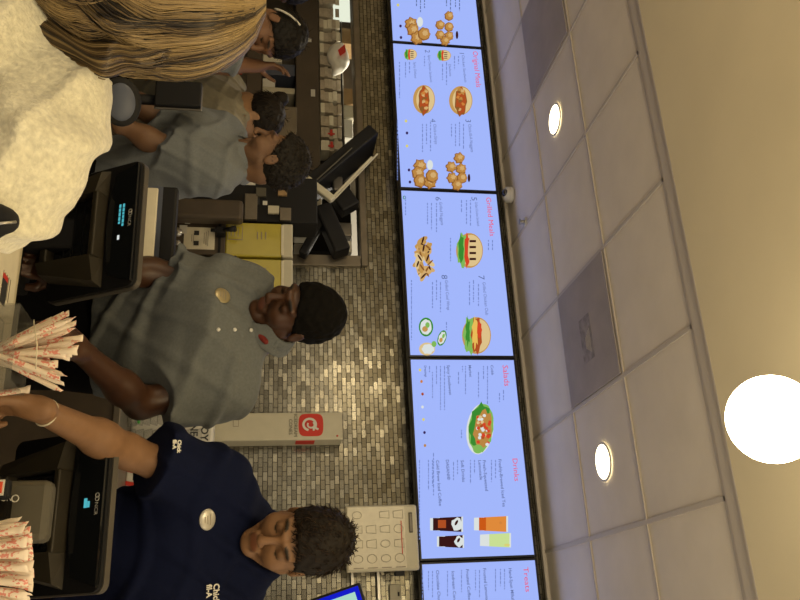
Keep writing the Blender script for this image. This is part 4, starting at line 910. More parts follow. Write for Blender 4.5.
def terminal(loc, rz, label, W_=.345, first=True):
    r = empty('register', (0, 0, 0), label, 'cash register', 'registers on the worktop')
    th = math.radians(31); Ls = .275; top = .335; a = Vector((1, 0, 0)); b = Vector((0, -math.sin(th), math.cos(th))); nn = a.cross(b)
    mw = Matrix(((a.x, b.x, nn.x, 0), (a.y, b.y, nn.y, -.07), (a.z, b.z, nn.z, top), (0, 0, 0, 1)))     # origin at the panel's top edge
    def rr(q, x0, x1, y0, y1, z, t, m, rad=.02, taper=0):
        pts = []
        for cx, cy, a0 in ((x1-rad, y1-rad, 0), (x0+rad, y1-rad, 90), (x0+rad+taper, y0+rad, 180), (x1-rad-taper, y0+rad, 270)):
            for k in range(6): an = math.radians(a0+18*k); pts.append(mw @ Vector((cx+rad*math.cos(an), cy+rad*math.sin(an), z)))
        q.prism(pts, tuple(-(mw.to_3x3() @ Vector((0, 0, t)))), m)
    q = MB(); rr(q, -W_/2, W_/2, -Ls, 0, 0, .016, 'rim', .022); q.build('screen_rim', r)
    q = MB(); rr(q, -W_/2+.003, W_/2-.003, -Ls+.003, -.003, .010, .022, 'black', .021); rr(q, -W_/2+.010, W_/2-.010, -Ls+.010, -.010, -.014, .004, 'gloss', .02); q.build('screen_back', r)
    # sculpted rear housing
    q = MB(); z1 = .052
    for x0, x1 in ((-W_/2+.012, -.085), (.085, W_/2-.012)):
        sg = -1 if x0 < 0 else 1; out = x0 if sg < 0 else x1; inn = x1 if sg < 0 else x0
        V = [(out, -.098, .009), (inn, -.098, .009), (inn, -.265, .009), (out-sg*.04, -.265, .009), (out-sg*.012, -.106, .035), (inn, -.106, z1), (inn, -.262, z1*1.25), (out-sg*.05, -.262, z1)]
        F = [[0, 1, 2, 3], [4, 7, 6, 5], [0, 4, 5, 1], [1, 5, 6, 2], [2, 6, 7, 3], [3, 7, 4, 0]]
        if sg > 0: F = [f[::-1] for f in F]
        q.add([mw @ Vector(v) for v in V], F, 'olive')
    q.box((0, -.106, .030), (.175, .016, .044), 'olive', .004, mw); q.box((0, -.255, .030), (.175, .02, .044), 'olive', .004, mw); q.build('rear_housing', r)
    q = MB(); q.box((0, -.180, .016), (.168, .135, .016), 'gloss', .004, mw)
    for i in range(4): q.box((0, -.130-.028*i, .0248), (.15, .003, .002), 'black', 0, mw)
    q.build('port_recess', r)
    # glossy customer strip
    q = MB(); pts = []
    for i in range(13): t = i/12; pts.append(mw @ Vector((-.160+.320*t, -.006, .010)))
    for i in range(13): t = 1-i/12; pts.append(mw @ Vector((-.136+.272*t, -.074-.016*math.sin(math.pi*t), .010)))
    q.prism(pts[::-1], tuple(mw.to_3x3() @ Vector((0, 0, .009))), 'gloss'); strip = q.build('customer_display', r)
    q = MB(); O = mw @ Vector((-.028, -.034, .0198)); ax = mw.to_3x3() @ Vector((1, 0, 0)); az = mw.to_3x3() @ Vector((0, 1, 0))
    if first:
        for j, w_ in enumerate((.062, .05)):
            x = 0
            while x < w_: ww = random.uniform(.004, .011); q.box((-.05+x+ww/2, -.040-.011*j, .0198), (ww, .0055, .0006), 's_cyan', 0, mw); x += ww+.0025
        q.box((.040, -.050, .0198), (.012, .006, .0006), 's_white', 0, mw)
    else:
        q.box((-.012, -.049, .0198), (.020, .008, .0006), 's_cyan', 0, mw); q.box((-.009, -.041, .0198), (.013, .006, .0006), 's_cyan', 0, mw)
    q.build('display_text', strip)
    q = MB(); O = mw @ Vector((-.012, -.024, .0198)); put_text(q, 'NCR', .013, O, ax, az, 'logo'); 
    for k in range(2): q.tube([mw @ Vector((-.026+.007*k+.005*math.cos(t), -.019+.005*math.sin(t), .0198)) for t in np.linspace(0, 6.28, 9)], .0008, 'logo', 4)
    q.build('maker_mark', strip)
    q = MB(); q.box((0, .03, .14), (.09, .05, .20), 'black', .01); q.build('neck', r)
    q = MB(); q.box((0, .03, .02), (.26, .20, .04), 'black', .012); q.build('base', r)
    q = MB(); q.box((W_/2-.06, -.06+.0, .02+.0), (.05, .03, .03), 'black', .006); q.build('cable_port', r)
    r.location = loc; r.rotation_euler = (0, 0, rz); return r
M['logo'] = mat('silver_lettering', (.45, .45, .43), .4)
e = W(116, 507, 1.74); terminal((e[0], e[1]+.07, .858), math.radians(1), 'register back with cyan figure, in front of the man in the navy shirt', first=False)
e = W(143, 221, 2.02); terminal((e[0], e[1]+.07, .872), math.radians(2), 'register back with cyan text, beside the cream sleeve of the customer', first=True)
# white sheet standing behind the left register
a = aty(139, 188, 2.16); b = aty(151, 265, 2.16); q = MB(); q.box(((a[0]+b[0])/2, 2.16, (a[2]+b[2])/2-.10), (b[0]-a[0], .012, .26), 'paper', .003); q.box(((a[0]+b[0])/2, 2.175, .55), (.03, .02, 1.10), 'black', .004)
tag(q.build('menu_card'), 'cream card standing up right behind the register by the customer', 'card')
a = aty(160, 188, 2.30); b = aty(165, 265, 2.30); q = MB(); q.box(((a[0]+b[0])/2, 2.3, 1.06), (b[0]-a[0], .03, .37), 'black', .01); q.box(((a[0]+b[0])/2, 2.30, .45), (.03, .03, .90), 'black'); q.box(((a[0]+b[0])/2, 2.30, .005), (.16, .14, .01), 'black')
q.box(((a[0]+b[0])/2, 2.283, 1.15), (b[0]-a[0]-.01, .004, .1), 'bluetint')
tag(q.build('screen'), 'black screen edge between the cream card and the steel urn', 'screen'); q = MB(); q.box((-.85, 2.4, .44), (.5, .2, .86), 'steel_d'); 

# payment terminal by the right register
e = W(30, 512, 1.52)
r = empty('payment_terminal', (e[0], e[1], 1.0), 'grey rounded card payment terminal with a black reader at the frame edge', 'payment terminal')
fz = lambda px: W(px, 512, 1.52)[2]
q = MB(); wd = 60*1.52/816.5
q.box((0, 0, (fz(51)-1.0)/2), (wd, .05, fz(51)-1.0), 'grey', .012); q.build('rear_cover', r)
q = MB(); x_ = W(10, 509, 1.5)[0]-e[0]; q.box((x_, -.045, (fz(17)-1.0)/2), (.045, .03, fz(17)-1.0), 'dark', .004); q.build('reader', r)
q = MB(); ez = fz(4)-1.0; put_text(q, 'NCR', .016, (x_-.008, -.0605, ez-.004), (0, 0, 1), (-1, 0, 0), 'white'); q.tube([(x_-.012+.006*math.cos(t), -.0605, ez+.035+.006*math.sin(t)-.0) for t in np.linspace(0, 6.28, 11)], .0012, 'white', 4); q.build('reader_mark', r)
e2 = W(4, 489, 1.46)
r = empty('card_box', (e2[0], e2[1], 1.0), 'small black box with a red and white label beside the grey payment terminal', 'box')
z_ = W(10, 489, 1.46)[2]-1.0
q = MB(); q.box((0, 0, z_/2), (.036, .03, z_), 'black', .006); q.build('box_body', r)
q = MB(); q.box((0, -.0155, z_-.018), (.028, .002, .024), 'white', .0005); q.box((0, -.0168, z_-.018), (.020, .0015, .018), 'redp', .0004); q.build('label', r)

# wrapped straws
def straw_mesh(L, seed):
    rg = random.Random(seed); q = MB(); v = []; f = []; N_ = 10; st = [(0, .0062, .0004), (.006, .0060, .0012), (.012, .0042, .0040), (.02, .0040, .0042), (L-.02, .0042, .0042), (L-.013, .0044, .0040), (L-.006, .0062, .0012), (L, .0064, .0004)]
    mid = [st[3][0]+(st[4][0]-st[3][0])*k/7 for k in range(1, 7)]
    st = st[:4]+[(z, .0042+rg.uniform(-.0004, .0004), .0042+rg.uniform(-.0004, .0004)) for z in mid]+st[4:]
    bx, by = rg.uniform(-.003, .003), rg.uniform(-.003, .003)
    for z, rx, ry in st:
        t = z/L; ox, oy = bx*math.sin(3.1*t), by*math.sin(3.1*t); 
        for k in range(N_): an = 2*math.pi*k/N_; v.append((ox+rx*math.cos(an), oy+ry*math.sin(an), z))
    for i in range(len(st)-1):
        for k in range(N_): f.append([i*N_+k, i*N_+(k+1) % N_, (i+1)*N_+(k+1) % N_, (i+1)*N_+k])
    f += [list(range(N_))[::-1], [(len(st)-1)*N_+k for k in range(N_)]]
    q.add(v, f, 'wrapper', True); o = q.build('wrapped_straw'); me = o.data; bpy.data.objects.remove(o); return me
protos = [straw_mesh(.205, s_) for s_ in range(5)]
straws = []
def straw(base, tip, group, label, j, spin=0):
    base = Vector(base); tip = Vector(tip); d = (tip-base); 
    o = bpy.data.objects.new('wrapped_straw', protos[j % 5]); col.objects.link(o)
    qn = d.to_track_quat('Z', 'Y'); o.rotation_mode = 'QUATERNION'
    from mathutils import Quaternion
    o.rotation_quaternion = qn @ Quaternion((0, 0, 1), spin); o.location = tip-d.normalized()*.205; o.scale = (1.28, 1.28, 1.0)
    tag(o, label, 'straw', group) if group else tag(o, label, 'straw'); straws.append(o); return o
tips = [(58, 316, 1.55), (64, 314, 1.57), (69, 313, 1.53), (75, 317, 1.55), (76, 323, 1.52), (74, 328, 1.55), (70, 320, 1.50), (66, 333, 1.55), (63, 325, 1.53), (83, 338, 1.55), (79, 341, 1.52), (78, 348, 1.54), (77, 351, 1.5), (72, 353, 1.53), (70, 357, 1.55), (66, 354, 1.51),
        (58, 364, 1.54), (55, 366, 1.50), (66, 376, 1.54), (64, 384, 1.52), (60, 379, 1.50), (55, 374, 1.53), (62, 391, 1.53), (50, 360, 1.56), (60, 346, 1.56), (52, 330, 1.57)]
la = 'white paper wrapped straw with red print in the loose bundle beside the reaching hand'
for j, (px, py, d) in enumerate(tips):
    t = W(px, py, d)
    # straws cross: those at one side lean from the other
    by = 356-(py-350)*.62+random.uniform(-6, 6); b_ = W(-55, by, d+random.uniform(-.02, .02)); straw(b_, t, 'straws in the bundle by the hand', la, j, random.uniform(-.6, .6))
lb = 'white paper wrapped straw with red print in the fan at the lower corner'
tips2 = [(20, 519, 1.25), (27, 524, 1.23), (30, 531, 1.25), (32, 538, 1.22), (32, 545, 1.25), (33, 552, 1.22), (33, 559, 1.25), (33, 566, 1.22), (34, 573, 1.25), (33, 580, 1.22), (33, 587, 1.25), (31, 594, 1.22), (24, 529, 1.20), (27, 542, 1.20), (28, 555, 1.2), (28, 569, 1.2), (28, 583, 1.2), (30, 600, 1.25), (27, 606, 1.22), (27, 597, 1.2)]
for j, (px, py, d) in enumerate(tips2):
    t = W(px, py, d); b_ = W(-85, 562+(py-562)*.35, d+.01); straw(b_, t, 'straws in the corner fan', lb, j, random.uniform(-.5, .5))
def holder(px, py, d, wd, dp, hh, label):
    e = W(px, py, d); r_ = MB(); t_ = .003; x, y = e[0], e[1]
    r_.box((x, y, 1.0015+.0015), (wd, dp, .003), 'clear')
    for sx in (-1, 1): r_.box((x+sx*(wd-t_)/2, y, 1.003+hh/2), (t_, dp, hh), 'clear')
    for sy in (-1, 1): r_.box((x, y+sy*(dp-t_)/2, 1.003+hh/2), (wd-2*t_, t_, hh), 'clear')
    tag(r_.build('straw_holder'), label, 'holder')
holder(5, 350, 1.54, .15, .10, .055, 'frosted plastic bin holding the loose straw bundle by the hand')
holder(0, 560, 1.23, .12, .09, .055, 'frosted plastic bin holding the straw fan at the lower corner')
straw(W(-60, 399, 1.56), W(30, 389, 1.545), None, 'single wrapped straw pinched by the fingers of the man in navy', 3)
# thin rubber band on the bundle
pb = [W(34, 323, 1.50), W(37, 345, 1.475), W(36, 368, 1.485), W(34, 372, 1.53), W(34, 345, 1.60), W(34, 320, 1.58), W(34, 323, 1.50)]
q = MB(); q.tube([tuple(p) for p in pb], .0012, 'paper', 6); tag(q.build('rubber_band'), 'thin pale band round the loose straw bundle', 'rubber band')

# ============================================================ PEOPLE
def towards_cam(px, py, d, down=0., side=0., dist=1):
    """facing vector: to the camera, turned aside (+ = picture upright right) and nodding down"""
    v = nrm(np.array([0, 0, EYE])-W(px, py, d)); v[2] = 0; v = nrm(v); rt = np.array([R_[0], R_[1], 0]); rt = nrm(rt)
    v = nrm(v*math.cos(side)+rt*math.sin(side)); return v*math.cos(down)+np.array([0, 0, -1])*math.sin(down)
def badge_on(root, G, px, py, d, rr, m, label=None, toward=None, oval=1.0):
    """pin something on the cloth: march along the sight line until the cloth is met"""
    o = np.array([0, 0, EYE]); rd = ray(px, py)
    hit = None
    for k in np.arange(d-.45, d+.3, .002):
        p = o+rd*k; i = np.round((p-G.lo)/G.h).astype(int)
        if (i >= 0).all() and (i < G.n-1).all() and G.F[tuple(i)] < .000: hit = (p, i); break
    if hit is None: return None, None
    p, i = hit; g = np.array([G.F[i[0]+2, i[1], i[2]]-G.F[i[0]-2, i[1], i[2]], G.F[i[0], i[1]+2, i[2]]-G.F[i[0], i[1]-2, i[2]], G.F[i[0], i[1], i[2]+2]-G.F[i[0], i[1], i[2]-2]]); return p, nrm(nrm(g)-rd/np.linalg.norm(rd)*.3)
def pin(root, G, px, py, d, kind, m, rr=.02):
    p, nn = badge_on(root, G, px, py, d, rr, m)
    if p is None: print('MISS', kind, px, py); return
    z = np.array([0, 0, 1.]); ax = nrm(np.cross(z, -nn)) ; ax = ax if ax@R_ > 0 else -ax; az = nrm(np.cross(nn, ax)); az = az if az[2] > 0 else -az
    q = MB(); o = p+nn*(.009 if kind == 'name_badge' else .004)
    mw = Matrix(((ax[0], az[0], nn[0], o[0]), (ax[1], az[1], nn[1], o[1]), (ax[2], az[2], nn[2], o[2]), (0, 0, 0, 1)))
    if kind == 'name_badge':
        q.sph((0, 0, 0), (rr*1.25 if m == 'badge' else rr, rr, .004), m, 24, mw)
        q2 = MB(); 
        for i in range(3): q2.box((0, rr*.30-i*rr*.32, .0044), (rr*(1.2-.25*i), rr*.10, .0006), 'inkg', 0, mw)
        b_ = q.build(kind, root); q2.build('badge_text', b_)
    elif kind == 'button':
        q.cyl(tuple(mw @ Vector((0, 0, -.001))), tuple(mw @ Vector((0, 0, .0025))), rr, m, n=14); q.build(kind, root)
    elif kind == 'shirt_logo':
        for ln_, (t_, sz) in enumerate(m): put_text(q, t_, sz, o-az*ln_*sz*.9+nn*.002, ax, az, 'white', .0006)
        q.build(kind, root)

SK_N = (.21, .112, .056); SK_B = (.055, .023, .011); SK_P = (.17, .092, .050); SK_W = (.30, .17, .09)
# --- man in the navy polo
hd = W(298, 541, 1.95)
fwd = towards_cam(292, 541, 1.93, down=.68, side=-.05); up = np.array([0, 0, 1.])+R_*.0
sA = W(213, 487, 2.0); sB = W(208, 626, 2.03); hips = (sA+sB)/2+np.array([.03, .16, 0]); hips[2] = .93
wr = W(36, 408, 1.60); el = W(127, 451, 1.86)
elB = W(110, 660, 2.0); wrB = W(10, 610, 1.85)
hdirn = nrm(-U_-.12*R_)
root, hc, Rm, s, Bf, G = person('man in a navy polo shirt looking down and reaching for a straw', dict(head=hd, fwd=fwd, up=up, s=.95, skin=SK_N, sh=(sA, sB), hips=hips, nb=W(255, 545, 2.07), sr=.080, trap=.092, coll=.022,
    arms=[(el, wr, (hdirn, R_*.75-F_*.65, dict(th=1, curl=(1.05, 1.2, 1.25, 1.3), thumb=.75, s=.92))), (elB, wrB, (nrm([-.3, -1, -.3]), (0, 0, -1), dict(th=-1)))],
    shirt='shirt_n', collar='shirt_n', sleeve=.70, h=.004, skinmat='skin', ar=.94, fat=1.12, seed=1.7, flare=1.10))
short_hair(hc, Rm, .95, root, (.008, .005, .003), (.035, .018, .009), length=.020, lift=.016, nst=2200, frizz=.35, hairline=.050, top=.006)
pin(root, G, 206, 519, 2.0, 'name_badge', 'badge', .020)
pin(root, G, 213, 583, 2.0, 'shirt_logo', (('Chick', .020), ('fil-A', .018)))
pin(root, G, 177, 440, 1.95, 'shirt_logo', (('Chick', .012), ('fil-A', .012)))
q = MB(); rad = nrm(wr-el); u1 = nrm(np.cross(rad, [0, 0, 1])); u2 = np.cross(rad, u1); cw = wr-rad*.030
q.tube([tuple(cw+(u1*math.cos(t)+u2*math.sin(t))*.0265) for t in np.linspace(0, 2*math.pi, 25)], .0022, 'paper', 6); q.build('wristband', root)

# --- man in the dark grey polo
hd = W(298, 313, 2.30)
fwd = towards_cam(298, 313, 2.30, down=.60, side=-.62)
sA = W(238, 292, 2.36); sB = W(224, 386, 2.27); hips = W(85, 335, 2.42); hips[2] = 1.04
root, hc, Rm, s, Bf, G = person('man in a dark grey polo shirt and round badge bending over the register', dict(head=hd, fwd=fwd, up=np.array([0, 0, 1.])+R_*.10, s=.96, skin=SK_B, lip=(.10, .035, .022), brow=(.006, .004, .003), sh=(sA, sB), hips=hips, nb=W(262, 330, 2.36), sr=.080, nk=1.05,
    arms=[(W(150, 272, 2.30), W(60, 274, 2.14), (nrm(W(30, 264, 2.06)-W(60, 274, 2.14)), (0, -.3, -1), dict(th=1, curl=(.4, .5, .55, .6)))), (W(140, 403, 2.16), W(82, 352, 1.92), (nrm(W(60, 338, 1.80)-W(82, 352, 1.92)), (0, -.2, -1), dict(th=-1, curl=(.5, .5, .5, .5))))],
    shirt='shirt_g', collar='shirt_g', sleeve=.70, h=.0045, skinmat='skin_o', ar=1.02, seed=4.2, bulk=1.0, hem=.01, coll=.030))
short_hair(hc, Rm, .96, root, (.004, .0035, .003), (.012, .010, .009), length=.006, lift=.016, nst=0, m='hair_b', hairline=.060, top=.006, back=-.05)
pin(root, G, 221, 297, 2.3, 'name_badge', 'badge_y', .0235)
for px in (218, 234, 250): pin(root, G, px, 330, 2.3, 'button', 'button', .0052)
q = MB(); e = W(262, 338, 2.26)
K = Field(e-.08, e+.08, .004); K.cap(W(259, 334, 2.27), W(266, 342, 2.26), .010, .008); K.build('undershirt', 'undershirt', root)

# --- curly haired man in profile
hd = W(272, 158, 2.98)
fw = -nrm(np.array([R_[0], R_[1], 0])); fwd = nrm(fw*.93+np.array([0, 0, -.26])+nrm(np.array([0, 0, EYE])-hd)*.12)
sA = W(222, 136, 3.10); sB = W(214, 172, 2.88); hips = W(90, 178, 3.02); hips[2] = .95
root, hc, Rm, s, Bf, G = person('bearded man with short dark curls in a light grey polo, seen in profile', dict(head=hd, fwd=fwd, up=np.array([0, 0, 1.]), s=.98, skin=SK_P, beard=.30, brow=(.05, .03, .02), sh=(sA, sB), hips=hips, sr=.082, nk=1.0, nb=W(238, 160, 3.0),
    arms=[(W(150, 112, 3.05), W(124, 92, 3.0)), (W(160, 146, 2.86), W(118, 122, 2.80), (nrm(fw+np.array([0, 0, -.2])), (0, 0, -1), dict(th=-1, curl=(.4, .5, .6, .6))))],
    shirt='shirt_l', collar='shirt_l', sleeve=.80, h=.005, fa=.9, seed=2.9))
short_hair(hc, Rm, .98, root, (.010, .008, .006), (.04, .028, .018), length=.018, lift=.016, nst=1300, frizz=1.3, hl=1.5, hairline=.060, top=.008)

# --- woman with a bun
hd = W(254, 117, 3.35)
rt = nrm(np.array([R_[0], R_[1], 0])); fwd = nrm(rt*.95+np.array([0, 0, -.35])+nrm(np.array([F_[0], F_[1], 0]))*.25)
sA = W(222, 126, 3.2); sB = W(224, 88, 3.45); hips = W(110, 95, 3.4); hips[2] = .95
root, hc, Rm, s, Bf, G = person('woman with dark hair in a bun, mostly behind the bearded man', dict(head=hd, fwd=fwd, up=np.array([0, 0, 1.]), s=.95, skin=SK_W, sh=(sA, sB), hips=hips, sr=.068, bulk=.9,
    arms=[(W(150, 128, 3.35), W(140, 112, 3.4)), (W(165, 82, 3.5), W(150, 80, 3.3))], shirt='shirt_p', sleeve=.8, h=.0065, seed=6.1, nb=W(238, 116, 3.3), fa=.8, folds=[((.3, .2, 1), 90, .012), ((1, .2, -.6), 110, .010)]))
short_hair(hc, Rm, .95, root, (.010, .007, .005), (.04, .028, .018), length=.03, lift=.012, nst=500, frizz=.12, hairline=.05, back=-.08)
e = W(280, 99, 3.37); K = Field(e-.07, e+.07, .005); K.ell(e, (.033, .033, .036)); K.disp(lambda p: .003*wav(p, 90, 2)); K.build('hair_bun', 'hair_d', root, (.010, .007, .005))
q = MB(); e = W(262, 126, 3.24); 

# --- woman with a hair band looking down
hd = W(274, 34, 3.10); fwd = nrm(rt*.75+np.array([0, 0, -.62])+nrm(np.array([0, 0, EYE])-hd)*.45)
sA = W(232, 6, 3.10); sB = W(222, 46, 3.0); hips = W(90, 20, 3.15); hips[2] = .95
root, hc, Rm, s, Bf, G = person('dark haired woman with a white hair band looking down, beyond the blonde customer', dict(head=hd, fwd=fwd, up=np.array([0, 0, 1.]), s=.95, skin=(.17, .085, .045), sh=(sA, sB), hips=hips, sr=.068, bulk=.9, nb=W(246, 20, 3.12),
    arms=[(W(180, -10, 3.1), W(150, -12, 3.0)), (W(215, 62, 3.05), W(255, 66, 3.15), (nrm(W(280, 66, 3.2)-W(255, 66, 3.15)), nrm(rt), dict(th=1, curl=(.3, .35, .4, .5), s=.9)))], shirt='shirt_l', sleeve=.7, h=.005, seed=3.3))
short_hair(hc, Rm, .95, root, (.006, .005, .004), (.03, .022, .016), length=.03, lift=.013, nst=700, frizz=.12, hairline=.048, back=-.07)
K = Field(hc-.14, hc+.14, .003)
q = MB(); q.tube([tuple(hc+Rm.T@(np.array([.088*math.cos(t), -.045-.03*math.sin(t)*0, .02+.098*math.sin(t)])*.98)) for t in np.linspace(-.5, .75, 12)], .004, 'white', 8); q.build('hair_band', root)

# --- person cut off by the frame edge
hd = W(286, -20, 3.6); fwd = nrm(rt*.9+np.array([0, 0, -.5])+nrm(np.array([0, 0, EYE])-hd)*.2)
root, hc, Rm, s, Bf, G = person('dark haired person cut off by the frame edge', dict(head=hd, fwd=fwd, up=np.array([0, 0, 1.]), s=1.0, skin=(.08, .033, .017), sh=(W(236, -60, 3.65), W(232, -42, 3.6)), hips=np.array([*W(90, -55, 3.65)[:2], .95]), nb=W(250, -38, 3.62),
    arms=[(W(160, -75, 3.65), W(120, -75, 3.6)), (W(160, -50, 3.6), W(120, -50, 3.55))], shirt='shirt_k', h=.007, sr=.07))
short_hair(hc, Rm, 1., root, (.006, .006, .012), (.02, .018, .02), length=.03, lift=.014, nst=300, frizz=.3, hairline=.05)

# things the kitchen crew hold or use
e0 = aty(178, 94, 2.42); a = aty(156, 81, 2.42); b = aty(201, 108, 2.42)
r = empty('order_tablet', tuple(np.array([e0[0], 2.42, 0])), 'black screen seen from behind, upright beside the long blonde hair', 'screen')
q = MB(); q.box(((a[0]+b[0])/2, 2.42, (a[2]+b[2])/2), (b[0]-a[0], .022, b[2]-a[2]), 'black', .006); local(q.build('screen_casing'), r)
q = MB(); q.box(((a[0]+b[0])/2, 2.437, (a[2]+b[2])/2), (b[0]-a[0]+.004, .010, b[2]-a[2]+.004), 'rim', .004); q.cyl(((a[0]+b[0])/2, 2.46, (a[2]+b[2])/2), ((a[0]+b[0])/2, 2.46, .9), .018, 'black'); local(q.build('stand'), r)
e = W(121, 102, 1.75)
r = empty('headrest_bag', tuple(e), 'x', 'bag'); r.name = 'card_reader'; r['label'] = 'rounded grey device with a thick black rim beside the sweater shoulder'; r['category'] = 'device'
K = Field(e-.09, e+.09, .003); Rb = hframe(nrm(np.array([0, 0, EYE])-e), [0, 0, 1]); K.ell(e, (.052, .018, .042), Rb, k=0); K.plane(e-U_*.036, -U_); K.build('rim', 'rubber', r)
K = Field(e-.09, e+.09, .003); K.ell(e+Rb[1]*.007, (.042, .015, .032), Rb, k=0); K.plane(e-U_*.034, -U_); K.build('face_panel', 'bluetint', r)
q = MB(); q.cyl(tuple(e-np.array([0, 0, .02])), (e[0], e[1], 1.001), .014, 'black'); q.cyl((e[0], e[1], 1.001), (e[0], e[1], 1.012), .045, 'black'); q.build('stand', r)
for o_ in r.children: o_.matrix_parent_inverse = Matrix.Translation(-r.location)

# --- blonde customer seen from behind
H = W(163, -12, 1.06)
fwdc = nrm(np.array([-.30, 1, -.22])); Rc = hframe(fwdc, np.array([0, 0, 1.]))
nb = W(52, -2, 1.08); sB = W(16, 172, .94); sA = W(45, -190, 1.12); hips = (sA+sB)/2+np.array([0, -.09, 0]); hips[2] = .98
B_ = Field(np.minimum(np.minimum(sA, sB), hips)-.35, np.maximum(np.maximum(sA, sB), H)+.3, .0065)
head_prims(B_, H, Rc, 1.0)
B_.cap(nb-np.array([0, 0, .03]), H+np.array([0, 0, -.06]), .055, .052, k=.03)
lat = nrm(sB-sA); mid = (sA+sB)/2-np.array([0, 0, .1])
for t in (-1, 1): B_.cap(mid+lat*t*.07, hips+lat*t*.06, .09, .09, k=.05)
B_.cap(nb, sA, .045, .045, k=.04); B_.cap(nb, sB, .045, .045, k=.04)
elc = sB+np.array([.05, .06, -.28]); wrc = elc+np.array([-.08, .22, .02]); B_.cap(sB, elc, .045, .038, k=.03); B_.cap(elc, wrc, .038, .026, k=.02)
hand_prims(B_, wrc, (-.2, 1, -.1), (0, 0, -1), th=-1)
ela = sA+np.array([-.05, .10, -.28]); wra = ela+np.array([.10, .20, .03]); B_.cap(sA, ela, .045, .038, k=.03); B_.cap(ela, wra, .038, .026, k=.02); hand_prims(B_, wra, (.2, 1, -.1), (0, 0, -1), th=1)
cust = B_.build('person', 'skin', None, lambda V: face_colour(V, H, Rc, 1., SK_W)); tag(cust, 'customer with long blonde brown hair in a cream fleece, seen from behind', 'person')
Gc = Field(B_.lo, B_.lo+B_.h*B_.n, .0055)
for t in (-1, 1): Gc.cap(mid+lat*t*.09+np.array([0, 0, .03]), hips+lat*t*.08, .105, .125, k=.06)
Gc.cap(nb-np.array([0, 0, .015]), W(50, 112, 1.0), .058, .060, k=.03); Gc.cap(W(54, 106, 1.0), W(24, 160, .95), .060, .060, k=.03); Gc.cap(W(26, 162, .95), sB+np.array([.01, 0, -.03]), .062, .072, k=.03)
Gc.cap(sB+np.array([.0, .0, -.02]), elc, .072, .066, k=.04); Gc.cap(elc, wrc, .064, .042, k=.03, flat=.96)
Gc.cap(nb-np.array([0, 0, .015]), sA, .062, .07, k=.05); Gc.cap(sA, ela, .07, .06, k=.04); Gc.cap(ela, wra, .06, .042, k=.03, flat=.96)
Gc.cap(nb+np.array([0, 0, .0]), H, .05, k=.01, sub=True); Gc.plane(hips-np.array([0, 0, .12]), (0, 0, -1))
def fleece_folds(p):
    t = (p-W(60, 130, 1.0)); a = t@nrm(U_); b = t@nrm(R_); ph = a*.75-b*.65
    return -.013*np.maximum(np.sin(ph*48+2.2*wav(p, 7, 1)), 0)**3 - .009*np.maximum(np.sin((a*.9+b*.35)*85+2*wav(p, 9, 3)), 0)**3 - .0012*wav(p, 170, 2)-.001*wav(p, 300, 5)
Gc.disp(fleece_folds)
Gc.build('fleece_sweater', 'fleece', cust)
T = Field(np.array([hips[0]-.34, hips[1]-.3, 0]), np.array([hips[0]+.34, hips[1]+.3, 1.1]), .012)
for t in (-1, 1):
    hj = hips+lat*t*.075; ft = np.array([hj[0]+lat[0]*t*.04, hj[1]+lat[1]*t*.04, .07]); kn = (hj+ft)/2; T.cap(hj, kn, .095, .068, k=.04); T.cap(kn, ft, .068, .05, k=.03); T.cap(ft, ft+fwdc*np.array([1, 1, 0])*.14-np.array([0, 0, .025]), .045, .04, k=.01)
T.plane((0, 0, .004), (0, 0, -1)); T.build('trousers', 'trousers', cust)
# long hair: base volume plus thousands of strands
Fh = Field(H-np.array([.2, .2, .26]), H+np.array([.2, .2, .18]), .004)
Fh.ell(H+np.array([0, 0, .015]), (.094, .104, .108), Rc, k=.01)
bk = -nrm(fwdc*np.array([1, 1, 0])); rx = nrm(np.array([R_[0], R_[1], 0]))
Fh.cap(H+bk*.01+rx*.004, H+np.array([0, 0, -.08])+bk*.035+rx*.002, .094, .082, k=.03); Fh.cap(H+np.array([0, 0, -.08])+bk*.035, H+np.array([0, 0, -.165])+bk*.07-rx*.035, .074, .028, k=.03)
Fh.ell(H+nrm(fwdc)*.10+np.array([0, 0, -.05]), (.07, .07, .12), Rc, k=.01, sub=True); Fh.disp(lambda p: .002*wav(p, 60, 1))
Vh, Qh = Fh.mesh(1); parts = [(Vh, Qh, np.tile(np.array([.060, .033, .012], np.float32), (len(Vh), 1)))]
NS = 5200; T_n = 22; paths = []; cols = []
D0 = np.array([.060, .036, .013]); D1 = np.array([.29, .205, .085]); D2 = np.array([.012, .007, .003])
